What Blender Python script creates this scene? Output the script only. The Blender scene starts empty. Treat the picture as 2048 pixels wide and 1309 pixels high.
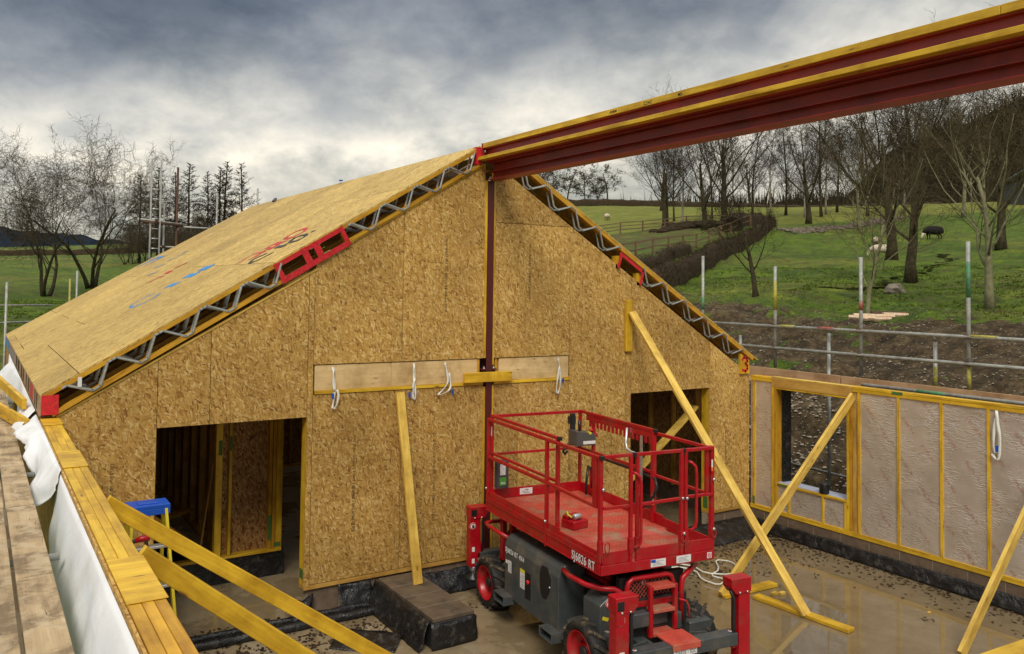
import bpy, math, random
import numpy as np
from mathutils import Vector, Matrix, noise as mnoise

S = bpy.context.scene
COL = S.collection
R = math.radians
random.seed(7)

# ------------------------------------------------------------------ camera
CAM = Vector((-11.807, -9.297, 4.091))
YAW, PITCH, ROLL = 0.5265, 0.0347, 0.0155
fw = Vector((math.sin(YAW) * math.cos(PITCH), math.cos(YAW) * math.cos(PITCH), math.sin(PITCH)))
rt = Vector((math.cos(YAW), -math.sin(YAW), 0))
upv = rt.cross(fw)
rt2 = rt * math.cos(ROLL) + upv * math.sin(ROLL)
up2 = -rt * math.sin(ROLL) + upv * math.cos(ROLL)
cd = bpy.data.cameras.new('camera')
cam = bpy.data.objects.new('camera', cd)
COL.objects.link(cam)
cam.matrix_world = Matrix(((rt2.x, up2.x, -fw.x, CAM.x), (rt2.y, up2.y, -fw.y, CAM.y), (rt2.z, up2.z, -fw.z, CAM.z), (0, 0, 0, 1)))
cd.sensor_width = 36
cd.lens = 1583.484 / 2048 * 36
cd.shift_x = (1024 - 872.148) / 2048
cd.shift_y = -(654.5 - 518.881) / 2048
cd.clip_start = 0.05
cd.clip_end = 6000
S.camera = cam
S.render.resolution_x, S.render.resolution_y = 1024, 654
S.view_settings.view_transform = 'Standard'
S.view_settings.look = 'None'
S.view_settings.gamma = 1
S.view_settings.exposure = 0.62


# ------------------------------------------------------------------ node helper
class NT:
    def __init__(s, tree):
        s.t = tree
        s.n = tree.nodes
        s.l = tree.links

    def node(s, typ, **kw):
        nd = s.n.new(typ)
        ins = kw.pop('ins', {})
        for k, v in kw.items():
            setattr(nd, k, v)
        for k, v in ins.items():
            if hasattr(v, 'is_linked') or isinstance(v, bpy.types.NodeSocket):
                s.l.new(v, nd.inputs[k])
            else:
                nd.inputs[k].default_value = v
        return nd

    def math(s, op, a, b=0.0, c=0.0, clamp=False):
        nd = s.node('ShaderNodeMath', operation=op, use_clamp=clamp)
        for i, v in enumerate((a, b, c)):
            if isinstance(v, bpy.types.NodeSocket):
                s.l.new(v, nd.inputs[i])
            else:
                nd.inputs[i].default_value = v
        return nd.outputs[0]

    def mix(s, f, a, b, mode='MIX'):
        nd = s.node('ShaderNodeMix', data_type='RGBA', blend_type=mode)
        for i, v in ((0, f), (6, a), (7, b)):
            if isinstance(v, bpy.types.NodeSocket):
                s.l.new(v, nd.inputs[i])
            else:
                nd.inputs[i].default_value = v if i == 0 else (*v[:3], 1)
        return nd.outputs[2]

    def ramp(s, f, stops, interp='LINEAR'):
        nd = s.node('ShaderNodeValToRGB')
        cr = nd.color_ramp
        cr.interpolation = interp
        while len(cr.elements) < len(stops):
            cr.elements.new(0.5)
        for e, (p, c) in zip(cr.elements, stops):
            e.position = p
            e.color = (*c, 1) if len(c) == 3 else c
        s.l.new(f, nd.inputs[0])
        return nd.outputs[0]

    def noise(s, vec, scale, detail=3, rough=.5, dist=0.0):
        nd = s.node('ShaderNodeTexNoise', ins={'Scale': scale, 'Detail': detail, 'Roughness': rough, 'Distortion': dist})
        s.l.new(vec, nd.inputs['Vector'])
        return nd.outputs['Fac']

    def vor(s, vec, scale, feature='F1', rnd=1.0, out='Color'):
        nd = s.node('ShaderNodeTexVoronoi', feature=feature, ins={'Scale': scale, 'Randomness': rnd})
        s.l.new(vec, nd.inputs['Vector'])
        return nd.outputs[out]

    def map(s, vec, sc=(1, 1, 1), rot=(0, 0, 0), loc=(0, 0, 0)):
        nd = s.node('ShaderNodeMapping', ins={'Scale': sc, 'Rotation': rot, 'Location': loc})
        s.l.new(vec, nd.inputs['Vector'])
        return nd.outputs[0]

    def sep(s, c):
        nd = s.node('ShaderNodeSeparateColor')
        s.l.new(c, nd.inputs[0])
        return nd.outputs

    def step(s, v, a, b):
        nd = s.node('ShaderNodeMapRange', interpolation_type='SMOOTHSTEP')
        s.l.new(v, nd.inputs[0])
        nd.inputs[1].default_value = a
        nd.inputs[2].default_value = b
        return nd.outputs[0]


# ------------------------------------------------------------------ world: overcast winter sky with cloud bands
SUN_EL, SUN_AZ = R(48), R(215)      # azimuth measured clockwise from +y; light comes from behind-left of the camera
w = bpy.data.worlds.new('World')
S.world = w
w.use_nodes = True
w.node_tree.nodes.clear()
W = NT(w.node_tree)
tc = W.node('ShaderNodeTexCoord').outputs['Generated']
sx = W.node('ShaderNodeSeparateXYZ')
W.l.new(tc, sx.inputs[0])
dz = sx.outputs[2]
hd = W.node('ShaderNodeCombineXYZ')                       # stretched cloud-deck coordinates
W.l.new(sx.outputs[0], hd.inputs[0]); W.l.new(sx.outputs[1], hd.inputs[1])
W.l.new(W.math('MULTIPLY', dz, 1.7), hd.inputs[2])
v = hd.outputs[0]
n1 = W.noise(W.map(v, loc=(3.1, 1.7, 0.4)), 2.1, 4, .55, .3)
n2 = W.noise(W.map(v, loc=(7.3, 2.2, 5.5)), 4.2, 9, .60, .15)
n3 = W.noise(W.map(v, loc=(1.3, 8.2, 2.5)), 12.0, 6, .6, .2)
# height in the sky, bent by the large cloud masses
rd = W.node('ShaderNodeVectorMath', operation='DOT_PRODUCT', ins={1: (math.cos(YAW), -math.sin(YAW), 0)})
W.l.new(tc, rd.inputs[0])
hgt = W.math('ADD', dz, W.math('MULTIPLY', W.math('SUBTRACT', n1, 0.5), 0.26))
hgt = W.math('SUBTRACT', hgt, W.math('MULTIPLY', rd.outputs['Value'], 0.10))
hgt = W.math('ADD', hgt, W.math('MULTIPLY', W.math('SUBTRACT', n2, 0.5), 0.20))
base = W.ramp(hgt, [(0.0, (.47, .445, .36)), (0.06, (.44, .43, .36)), (0.11, (.56, .54, .475)), (0.175, (.76, .72, .63)),
                    (0.235, (.50, .50, .48)), (0.285, (.245, .265, .295)), (0.34, (.17, .195, .24)), (0.43, (.27, .32, .39)), (0.55, (.64, .66, .68)), (1.0, (.97, .95, .91))])
tex = W.ramp(n2, [(0.34, (.52, .56, .61)), (0.46, (.86, .87, .88)), (0.52, (1.04, 1.03, 1.01)), (0.66, (1.40, 1.34, 1.25))])
base = W.mix(1.0, base, tex, 'MULTIPLY')
tex2 = W.ramp(n3, [(0.36, (.82, .84, .87)), (0.64, (1.18, 1.16, 1.12))])
base = W.mix(1.0, base, tex2, 'MULTIPLY')
bgc = W.node('ShaderNodeBackground', ins={'Color': base, 'Strength': 0.80})
sky = W.node('ShaderNodeTexSky', sky_type='NISHITA', sun_disc=False)
sky.sun_elevation = SUN_EL
sky.sun_rotation = SUN_AZ
bgs = W.node('ShaderNodeBackground', ins={'Color': sky.outputs[0], 'Strength': 0.06})
mx = W.node('ShaderNodeMixShader', ins={'Fac': 0.93})
W.l.new(bgs.outputs[0], mx.inputs[1]); W.l.new(bgc.outputs[0], mx.inputs[2])
wo = W.node('ShaderNodeOutputWorld')
W.l.new(mx.outputs[0], wo.inputs[0])

sl = bpy.data.lights.new('sun', 'SUN')
sl.energy = 1.5
sl.angle = R(22)
sl.color = (1, .93, .80)
so = bpy.data.objects.new('sun', sl)
COL.objects.link(so)
sd = Vector((math.sin(SUN_AZ) * math.cos(SUN_EL), math.cos(SUN_AZ) * math.cos(SUN_EL), math.sin(SUN_EL)))
so.rotation_euler = sd.to_track_quat('Z', 'Y').to_euler()
so.location = (-20, -20, 30)


# ------------------------------------------------------------------ mesh builder
class MB:
    def __init__(s):
        s.v = []; s.f = []; s.uv = []; s.m = []; s.sm = []

    def add(s, verts, faces, grain=(0, 0, 1), mi=0, smooth=False, off=None, uvs=None):
        b = len(s.v)
        vs = [Vector(p) for p in verts]
        s.v += vs
        g0 = Vector(grain).normalized()
        if off is None:
            off = (random.uniform(0, 40), random.uniform(0, 40))
        for fi, f in enumerate(faces):
            s.f.append([i + b for i in f])
            s.m.append(mi); s.sm.append(smooth)
            if uvs is not None:
                s.uv += [uvs[i] for i in f]
                continue
            n = Vector((0, 0, 0))
            for i in range(len(f)):
                a, c = vs[f[i]], vs[f[(i + 1) % len(f)]]
                n += a.cross(c)
            if n.length < 1e-12:
                n = Vector((0, 0, 1))
            n.normalize()
            g = g0 - n * g0.dot(n)
            if g.length < .35:
                g = Vector((1, 0, 0)) if abs(n.x) < .8 else Vector((0, 1, 0))
                g = g - n * g.dot(n)
            g.normalize()
            t = n.cross(g)
            for i in f:
                s.uv.append((vs[i].dot(g) + off[0], vs[i].dot(t) + off[1]))
        return s

    def box(s, lo, hi, grain=None, mi=0):
        x0, y0, z0 = lo; x1, y1, z1 = hi
        if grain is None:
            d = (x1 - x0, y1 - y0, z1 - z0); k = d.index(max(d)); grain = [(1, 0, 0), (0, 1, 0), (0, 0, 1)][k]
        vs = [(x0, y0, z0), (x1, y0, z0), (x1, y1, z0), (x0, y1, z0), (x0, y0, z1), (x1, y0, z1), (x1, y1, z1), (x0, y1, z1)]
        return s.add(vs, [(0, 3, 2, 1), (4, 5, 6, 7), (0, 1, 5, 4), (1, 2, 6, 5), (2, 3, 7, 6), (3, 0, 4, 7)], grain, mi)

    def beam(s, a, b, w_, h_, up=(0, 0, 1), mi=0):
        a = Vector(a); b = Vector(b); d = (b - a).normalized(); up = Vector(up)
        sd_ = d.cross(up)
        if sd_.length < 1e-4:
            sd_ = d.cross(Vector((0, 1, 0)))
        sd_.normalize(); u_ = sd_.cross(d).normalized()
        vs = []
        for p in (a, b):
            for i, j in ((-1, -1), (1, -1), (1, 1), (-1, 1)):
                vs.append(p + sd_ * (i * w_ / 2) + u_ * (j * h_ / 2))
        return s.add(vs, [(0, 3, 2, 1), (4, 5, 6, 7), (0, 1, 5, 4), (1, 2, 6, 5), (2, 3, 7, 6), (3, 0, 4, 7)], d, mi)

    def prism(s, poly, ax, ay, az, o=(0, 0, 0), grain=None, mi=0):
        """poly: 2D points; ax, ay: plane axes; az: extrusion vector"""
        ax = Vector(ax); ay = Vector(ay); az = Vector(az); o = Vector(o)
        if ax.cross(ay).dot(az) < 0:
            poly = poly[::-1]
        n = len(poly)
        vs = [o + ax * p[0] + ay * p[1] for p in poly]
        vs += [q + az for q in vs]
        fs = [tuple(range(n - 1, -1, -1)), tuple(range(n, 2 * n))]
        fs += [(i, (i + 1) % n, n + (i + 1) % n, n + i) for i in range(n)]
        return s.add(vs, fs, grain or ax, mi)

    def tube(s, pts, r, seg=8, caps=True, mi=0, closed=False, smooth=True):
        pts = [Vector(p) for p in pts]
        n = len(pts)
        rs = r if isinstance(r, (list, tuple)) else [r] * n
        vs = []; prev = None
        for i, p in enumerate(pts):
            if closed:
                t = pts[(i + 1) % n] - pts[i - 1]
            else:
                t = pts[min(i + 1, n - 1)] - pts[max(i - 1, 0)]
            t = t.normalized() if t.length > 1e-9 else Vector((0, 0, 1))
            if prev is None:
                a = Vector((0, 0, 1)) if abs(t.z) < .9 else Vector((1, 0, 0))
                prev = t.cross(a).normalized()
            else:
                prev = prev - t * prev.dot(t)
                prev = prev.normalized() if prev.length > 1e-6 else t.orthogonal().normalized()
            q = t.cross(prev)
            for k in range(seg):
                an = 2 * math.pi * k / seg
                vs.append(p + (prev * math.cos(an) + q * math.sin(an)) * rs[i])
        fs = []
        m = n if closed else n - 1
        for i in range(m):
            j = (i + 1) % n
            for k in range(seg):
                k2 = (k + 1) % seg
                fs.append((i * seg + k, i * seg + k2, j * seg + k2, j * seg + k))
        if caps and not closed:
            fs.append(tuple(range(seg - 1, -1, -1)))
            fs.append(tuple((n - 1) * seg + k for k in range(seg)))
        d = (pts[-1] - pts[0]); d = d if d.length > 1e-6 else Vector((0, 0, 1))
        return s.add(vs, fs, d, mi, smooth)

    def lathe(s, prof, c, axis='z', seg=20, mi=0, smooth=True, caps=True):
        """prof: (radius, height along axis)"""
        c = Vector(c); A = {'x': (Vector((0, 1, 0)), Vector((0, 0, 1)), Vector((1, 0, 0))), 'y': (Vector((0, 0, 1)), Vector((1, 0, 0)), Vector((0, 1, 0))),
                            'z': (Vector((1, 0, 0)), Vector((0, 1, 0)), Vector((0, 0, 1)))}[axis]
        vs = []
        for r_, h_ in prof:
            for k in range(seg):
                an = 2 * math.pi * k / seg
                vs.append(c + A[0] * (r_ * math.cos(an)) + A[1] * (r_ * math.sin(an)) + A[2] * h_)
        fs = []
        for i in range(len(prof) - 1):
            for k in range(seg):
                k2 = (k + 1) % seg
                fs.append((i * seg + k, i * seg + k2, (i + 1) * seg + k2, (i + 1) * seg + k))
        if caps:
            fs.append(tuple(range(seg - 1, -1, -1))); fs.append(tuple((len(prof) - 1) * seg + k for k in range(seg)))
        return s.add(vs, fs, A[2], mi, smooth)

    def disc(s, c, r_, n_, thick, seg=16, mi=0):
        c = Vector(c); n_ = Vector(n_).normalized()
        return s.tube([c, c + n_ * thick], r_, seg, True, mi, smooth=False)

    def build(s, name, mat, parent=None, bevel=0, mw=None, solid=0, sub=0):
        """parent: an Empty/thing; vertices are in world coordinates unless mw (the thing's matrix) says 'local'"""
        me = bpy.data.meshes.new(name)
        o = bpy.data.objects.new(name, me)
        COL.objects.link(o)
        vs = s.v
        if parent is not None:
            if mw != 'local':
                M = MAT[parent.name].inverted()
                vs = [M @ p for p in vs]
            o.parent = parent
            MAT[o.name] = MAT[parent.name]
        else:
            xs = [p.x for p in vs]; ys = [p.y for p in vs]; zs = [p.z for p in vs]
            c = Vector(((min(xs) + max(xs)) / 2, (min(ys) + max(ys)) / 2, min(zs)))
            o.location = c
            vs = [p - c for p in vs]
            MAT[o.name] = Matrix.Translation(c)
        me.from_pydata([tuple(p) for p in vs], [], s.f)
        mats = mat if isinstance(mat, (list, tuple)) else [mat]
        for m in mats:
            me.materials.append(m)
        me.polygons.foreach_set('material_index', s.m)
        me.polygons.foreach_set('use_smooth', s.sm)
        ul = me.uv_layers.new(name='UVMap')
        ul.data.foreach_set('uv', np.array(s.uv, dtype=np.float32).ravel())
        me.update()
        if solid:
            md = o.modifiers.new('solid', 'SOLIDIFY'); md.thickness = solid; md.offset = 0
        if bevel:
            md = o.modifiers.new('bevel', 'BEVEL'); md.width = bevel; md.segments = 1; md.limit_method = 'ANGLE'
        return o


MAT = {}


def tag(o, label=None, cat=None, group=None, kind=None):
    if label: o['label'] = label
    if cat: o['category'] = cat
    if group: o['group'] = group
    if kind: o['kind'] = kind
    return o


def thing(name, label, cat, loc=(0, 0, 0), rz=0, group=None, kind=None):
    o = bpy.data.objects.new(name, None)
    COL.objects.link(o)
    o.empty_display_size = .2
    o.location = loc
    o.rotation_euler = (0, 0, rz)
    MAT[o.name] = Matrix.Translation(Vector(loc)) @ Matrix.Rotation(rz, 4, 'Z')
    return tag(o, label, cat, group, kind)


def one(mb, name, mat, label, cat, group=None, bevel=0, solid=0, kind=None):
    return tag(mb.build(name, mat, None, bevel, solid=solid), label, cat, group, kind)


def copy_tree(o, parent=None):
    c = o.copy(); COL.objects.link(c)
    c.parent = parent
    for ch in list(o.children):
        copy_tree(ch, c)
    return c


def text_geo(mb, s_, size, o, ax, ay, mi=0, shear=0, xs=1.0):
    """flat lettering added to mb: o = lower-left corner, ax = reading direction, ay = up direction"""
    cu = bpy.data.curves.new('t', 'FONT'); cu.body = s_; cu.size = size; cu.offset = size * .008; cu.space_character = 1.10
    cu.extrude = 0.0008
    ob = bpy.data.objects.new('t', cu); COL.objects.link(ob)
    dg = bpy.context.evaluated_depsgraph_get()
    me = bpy.data.meshes.new_from_object(ob.evaluated_get(dg))
    ax = Vector(ax).normalized(); ay = Vector(ay).normalized(); n = ax.cross(ay); o = Vector(o)
    vs = [o + ax * (p.co.x * xs + p.co.y * shear) + ay * p.co.y + n * p.co.z for p in me.vertices]
    mb.add(vs, [tuple(p.vertices) for p in me.polygons], ax, mi)
    bpy.data.objects.remove(ob); bpy.data.curves.remove(cu); bpy.data.meshes.remove(me)
    return mb


# ------------------------------------------------------------------ materials
def newmat(name):
    m = bpy.data.materials.new(name); m.use_nodes = True
    m.node_tree.nodes.clear()
    t = NT(m.node_tree)
    b = t.node('ShaderNodeBsdfPrincipled')
    o = t.node('ShaderNodeOutputMaterial')
    t.l.new(b.outputs[0], o.inputs[0])
    return m, t, b


def setb(t, b, **kw):
    for k, v in kw.items():
        k = k.replace('_', ' ')
        if isinstance(v, bpy.types.NodeSocket):
            t.l.new(v, b.inputs[k])
        else:
            b.inputs[k].default_value = (*v, 1) if isinstance(v, tuple) and len(v) == 3 else v


def bump(t, b, h, strength=.3, dist=.01):
    n = t.node('ShaderNodeBump', ins={'Strength': strength, 'Distance': dist, 'Height': h})
    t.l.new(n.outputs[0], b.inputs['Normal'])


def UV(t):
    return t.node('ShaderNodeTexCoord').outputs['UV']


def OBJ(t):
    return t.node('ShaderNodeTexCoord').outputs['Object']


def RND(t):
    return t.node('ShaderNodeObjectInfo').outputs['Random']


def m_osb(name, cols, strand=(30, 9), ang=1.0, rough=.6, damp=0.35):
    """oriented strand board: layers of elongated flakes, each flake one tone, laid at differing angles"""
    m, t, b = newmat(name)
    uv = UV(t)
    warp = t.node('ShaderNodeTexNoise', ins={'Scale': 6.0, 'Detail': 2.0}); t.l.new(uv, warp.inputs['Vector'])
    wv = t.node('ShaderNodeVectorMath', operation='MULTIPLY_ADD', ins={1: (.05, .05, 0)})
    t.l.new(warp.outputs['Color'], wv.inputs[0]); t.l.new(uv, wv.inputs[2])
    uvw = wv.outputs[0]
    stops = [(0.0, cols[0]), (.14, cols[1]), (.45, cols[2]), (.8, cols[3]), (1.0, cols[4])]
    col = None
    for i, (a, thr) in enumerate(((-.2, 0), (-.45, .45), (.35, .5), (-.95, .55), (1.1, .70), (-.6, .6), (-.15, .72))):
        mp = t.map(uvw, rot=(0, 0, a * ang), loc=(i * 3.7, i * 5.1, 0))
        mp = t.map(mp, sc=(strand[1] * (1 + .15 * i), strand[0] * (1 + .2 * i), 1))
        c = t.sep(t.vor(mp, 1.0))
        fib = t.noise(t.map(mp, sc=(1.2, 5, 1)), 1.0, 2, .6)
        tone = t.math('ADD', c[0], t.math('MULTIPLY', t.math('SUBTRACT', fib, .5), .55))
        lay = t.ramp(tone, stops)
        if col is None:
            col = lay
        else:
            col = t.mix(t.math('GREATER_THAN', c[1], thr), col, lay)
            if i == 2: hh = c[2]
    big = t.noise(uv, .9, 3, .6)
    col = t.mix(1.0, col, t.ramp(big, [(.3, (1 - damp * .55, 1 - damp * .6, 1 - damp * .65)), (.7, (1.06, 1.05, 1.03))]), 'MULTIPLY')
    fl = t.noise(t.map(uvw, sc=(8, 26, 1)), 1.0, 4, .7)
    col = t.mix(1.0, col, t.ramp(fl, [(.28, (.72, .68, .6)), (.5, (1, 1, 1)), (.75, (1.1, 1.1, 1.08))]), 'MULTIPLY')
    vr = t.ramp(RND(t), [(0, (.84, .82, .78)), (1, (1.08, 1.08, 1.06))])
    col = t.mix(1.0, col, vr, 'MULTIPLY')
    setb(t, b, Base_Color=col, Roughness=rough)
    b.inputs['Specular IOR Level'].default_value = .25
    bump(t, b, t.math('ADD', hh, fl), .35, .003)
    return m


def m_wood(name, dark, light, knot=(.16, .06, .02), rough=.5, grain=1.0, knots=1.0, weather=0.0, spec=.35, var=.12):
    m, t, b = newmat(name)
    uv = UV(t)
    n1_ = t.noise(t.map(uv, sc=(1.1, 14, 1)), 1.0, 4, .55, .6)
    n2_ = t.noise(t.map(uv, sc=(4, 90, 1)), 1.0, 3, .6)
    g = t.math('ADD', t.math('MULTIPLY', n1_, .7), t.math('MULTIPLY', n2_, .3))
    c = t.ramp(g, [(.5 - .2 / grain, dark), (.5 + .16 / grain, light)])
    kd = t.vor(t.map(uv, sc=(3.4, 14, 1)), 1.0, out='Distance')
    kc = t.sep(t.vor(t.map(uv, sc=(3.4, 14, 1)), 1.0))
    km = t.math('MULTIPLY', t.math('SUBTRACT', 1.0, t.step(kd, .07, .15)), t.math('GREATER_THAN', kc[0], .55))
    c = t.mix(t.math('MULTIPLY', km, .85 * knots), c, knot)
    halo = t.math('MULTIPLY', t.math('SUBTRACT', 1.0, t.step(kd, .12, .34)), t.math('GREATER_THAN', kc[0], .55))
    c = t.mix(t.math('MULTIPLY', halo, .25 * knots), c, tuple(x * .6 for x in dark))
    if weather:
        wn = t.noise(uv, 3.0, 6, .65, .5)
        c = t.mix(t.math('MULTIPLY', t.step(wn, .42, .62), weather), c, (.07, .045, .025))
        wm = t.noise(t.map(uv, sc=(3, 22, 1)), 1.0, 5, .7, 1.0)
        c = t.mix(t.math('MULTIPLY', t.step(wm, .55, .7), weather * .8), c, (.36, .26, .15))
        sw = t.noise(t.map(uv, sc=(26, 4, 1), loc=(3, 1, 0)), 1.0, 4, .6, .3)
        c = t.mix(t.math('MULTIPLY', t.step(sw, .60, .68), weather * .8), c, (.10, .065, .035))
        lt = t.noise(uv, 5.5, 6, .65, .4)
        c = t.mix(t.math('MULTIPLY', t.step(lt, .50, .64), .75), c, (.50, .39, .25))
        cr = t.noise(t.map(uv, sc=(2.5, 60, 1), loc=(5, 2, 0)), 1.0, 3, .6, .4)
        c = t.mix(t.math('MULTIPLY', t.step(cr, .66, .7), .9), c, (.02, .014, .01))
    else:
        dn = t.noise(uv, 2.2, 6, .65)
        c = t.mix(1.0, c, t.ramp(dn, [(.34, (.66, .60, .50)), (.56, (1.04, 1.04, 1.04))]), 'MULTIPLY')
        gr = t.noise(uv, 9, 6, .7)
        c = t.mix(t.math('MULTIPLY', t.step(gr, .60, .72), .35), c, (.20, .13, .05))
    vr = t.ramp(RND(t), [(0, (1 - var,) * 3), (1, (1 + var * .5,) * 3)])
    c = t.mix(1.0, c, vr, 'MULTIPLY')
    setb(t, b, Base_Color=c, Roughness=rough)
    b.inputs['Specular IOR Level'].default_value = spec
    bump(t, b, g, .25, .002)
    return m


def m_plain(name, col, rough=.5, metal=0.0, var=.15, scale=6, bs=.12, spec=.5, dirt=None, dirt_amt=.4, coat=0.0, dsc=5.0):
    m, t, b = newmat(name)
    oc = OBJ(t)
    n = t.noise(oc, scale, 5, .6)
    c = t.mix(1.0, col, t.ramp(n, [(.3, (1 - var,) * 3), (.7, (1 + var * .6,) * 3)]), 'MULTIPLY')
    if dirt:
        d = t.noise(oc, dsc, 7, .65, .3)
        c = t.mix(t.math('MULTIPLY', t.step(d, .47, .68), dirt_amt), c, dirt)
    r_ = t.math('ADD', rough - .06, t.math('MULTIPLY', n, .14))
    setb(t, b, Base_Color=c, Roughness=r_, Metallic=metal)
    b.inputs['Specular IOR Level'].default_value = spec
    if coat:
        b.inputs['Coat Weight'].default_value = coat; b.inputs['Coat Roughness'].default_value = .15
    if bs:
        bump(t, b, t.noise(oc, scale * 6, 3, .6), bs, .003)
    return m


OSBW = m_osb('osb_wall', [(.25, .115, .032), (.42, .232, .058), (.535, .322, .088), (.61, .395, .125), (.76, .57, .25)], strand=(29, 10), ang=1.45, damp=.5)
OSBR = m_osb('osb_roof', [(.26, .14, .035), (.46, .30, .080), (.58, .40, .115), (.63, .45, .145), (.70, .53, .21)], strand=(26, 7), ang=.7, damp=.45)
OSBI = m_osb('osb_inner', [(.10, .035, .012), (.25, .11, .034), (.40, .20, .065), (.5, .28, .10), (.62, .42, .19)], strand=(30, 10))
YEL = m_wood('treated_timber', (.50, .265, .014), (.82, .53, .035), rough=.42, spec=.4)
YELD = m_wood('treated_timber_orange', (.38, .17, .015), (.68, .38, .030), rough=.45)
PALE = m_wood('brace_timber', (.52, .30, .045), (.80, .57, .125), rough=.5)
GLU = m_wood('laminated_timber', (.60, .40, .17), (.78, .58, .30), rough=.55, grain=.8, knots=.8)
TAN = m_wood('header_timber', (.42, .22, .045), (.62, .37, .09), rough=.5)
SCB = m_wood('weathered_board', (.34, .235, .125), (.56, .42, .25), rough=.75, weather=.62, knots=.5, spec=.2)
TOE = m_wood('toe_board_timber', (.30, .19, .11), (.44, .29, .17), rough=.7, weather=.0, knots=.6, spec=.2)
DARKW = m_wood('old_timber', (.12, .075, .04), (.22, .14, .08), rough=.7)
REDC = m_plain('maroon_column_steel', (.085, .010, .012), .45, 0, .2, 4, .08)
REDOX = m_plain('red_oxide_steel', (.34, .030, .017), .40, 0, .3, 3, .08, dirt=(.20, .02, .02), dirt_amt=.6, dsc=2.5)
LRED = m_plain('red_paint', (.40, .003, .010), .33, 0, .2, 5, .03, dirt=(.24, .055, .035), dirt_amt=.55, dsc=6)
LREDD = m_plain('worn_red_paint', (.52, .070, .045), .5, 0, .2, 6, .08, dirt=(.34, .20, .12), dirt_amt=.95, dsc=3.4)
LGREY = m_plain('grey_paint', (.055, .064, .068), .38, 0, .2, 5, .03, dirt=(.15, .125, .09), dirt_amt=.5, dsc=4)
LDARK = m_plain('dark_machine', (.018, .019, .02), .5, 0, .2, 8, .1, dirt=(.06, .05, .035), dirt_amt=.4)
RUB = m_plain('tyre_rubber', (.040, .036, .032), .75, 0, .25, 10, .3, spec=.25, dirt=(.22, .15, .085), dirt_amt=.85, dsc=6)
RUBC = m_plain('tyre_wall', (.012, .012, .012), .6, 0, .2, 10, .15, spec=.3, dirt=(.10, .075, .05), dirt_amt=.35, dsc=9)
GALV = m_plain('galvanised_steel', (.62, .64, .65), .34, .8, .2, 12, .08)
POLE = m_plain('scaffold_tube_steel', (.36, .37, .34), .5, .25, .3, 9, .12, dirt=(.13, .09, .06), dirt_amt=.5, dsc=12)
RUST = m_plain('rusty_steel', (.085, .035, .02), .7, .2, .3, 12, .2, dirt=(.16, .07, .03), dirt_amt=.6)
YPOLE = m_plain('yellow_marked_paint', (.40, .36, .04), .6, 0, .3, 14, .1, dirt=(.2, .2, .18), dirt_amt=.9, dsc=16)
GPOLE = m_plain('green_marked_paint', (.06, .22, .10), .6, 0, .3, 14, .1, dirt=(.2, .2, .18), dirt_amt=.8, dsc=16)
RPOLE = m_plain('red_marked_paint', (.34, .06, .04), .6, 0, .3, 14, .1, dirt=(.2, .2, .18), dirt_amt=.9, dsc=16)
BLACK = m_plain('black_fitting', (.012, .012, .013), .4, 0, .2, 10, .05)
SPRED = m_plain('red_spray', (.55, .006, .018), .6, 0, .3, 18, .05, dirt=(.62, .10, .05), dirt_amt=.4, dsc=25)
SPBLUE = m_plain('blue_spray', (.035, .24, .55), .7, 0, .25, 20, .05)
SPBLK = m_plain('black_spray', (.045, .045, .05), .7, 0, .3, 20, .05)
SPGRN = m_plain('green_spray', (.07, .16, .03), .7, 0, .3, 20, .05)
STAMP = m_plain('printed_ink', (.07, .045, .025), .8, 0, .4, 30, 0)
STAMPR = m_plain('printed_ink_red', (.30, .12, .09), .8, 0, .4, 30, 0)
BLUEP = m_plain('blue_plastic', (.004, .075, .46), .4, 0, .1, 10, .03)
GRP = m_plain('yellow_fibreglass', (.62, .50, .02), .45, 0, .12, 10, .04)
WEB = m_plain('white_webbing', (.78, .77, .70), .8, 0, .12, 40, .3)
WHITE = m_plain('white_sticker', (.72, .72, .72), .5, 0, .08, 20, 0)
GREENS = m_plain('green_sticker', (.08, .36, .05), .5, 0, .1, 20, 0)
YELS = m_plain('yellow_sticker', (.70, .60, .02), .5, 0, .1, 20, 0)
REDS = m_plain('red_mark', (.55, .02, .02), .5, 0, .1, 20, 0)
INK = m_plain('grey_print', (.14, .14, .15), .6, 0, .1, 20, 0)
ORNG = m_plain('orange_mark', (.75, .18, .03), .5, 0, .1, 20, 0)
GRNW = m_plain('pale_silver', (.13, .13, .125), .4, .5, .1, 20, 0)
BLOCK = m_plain('dense_blockwork', (.17, .12, .082), .85, 0, .3, 9, .3, spec=.2, dirt=(.09, .07, .05), dirt_amt=.5)
COPE = m_plain('wet_concrete_slab', (.125, .092, .063), .55, 0, .3, 6, .25, spec=.4, dirt=(.055, .047, .036), dirt_amt=.9, dsc=4)
CONC = m_plain('mortar', (.36, .30, .22), .9, 0, .2, 20, .2)
STONE = m_plain('field_stone', (.28, .24, .185), .85, 0, .4, 3, .3, spec=.2)
BARK = m_plain('bark', (.050, .040, .022), .9, 0, .4, 7, .6, spec=.15, dirt=(.12, .12, .05), dirt_amt=.5)
BARKL = m_plain('lichen_bark', (.24, .225, .13), .9, 0, .35, 7, .6, spec=.15, dirt=(.13, .14, .06), dirt_amt=.6)
BIRCH = m_plain('birch_bark', (.34, .30, .24), .8, 0, .35, 5, .4, spec=.2, dirt=(.06, .05, .04), dirt_amt=.8)
TWIGC = m_plain('grey_brown_twigs', (.085, .066, .042), .9, 0, .3, 3, 0, spec=.1)
TWIG = m_plain('winter_twigs', (.042, .030, .017), .9, 0, .3, 3, 0, spec=.1)
TWIGR = m_plain('reddish_winter_twigs', (.060, .034, .020), .9, 0, .3, 3, 0, spec=.1)
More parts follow.
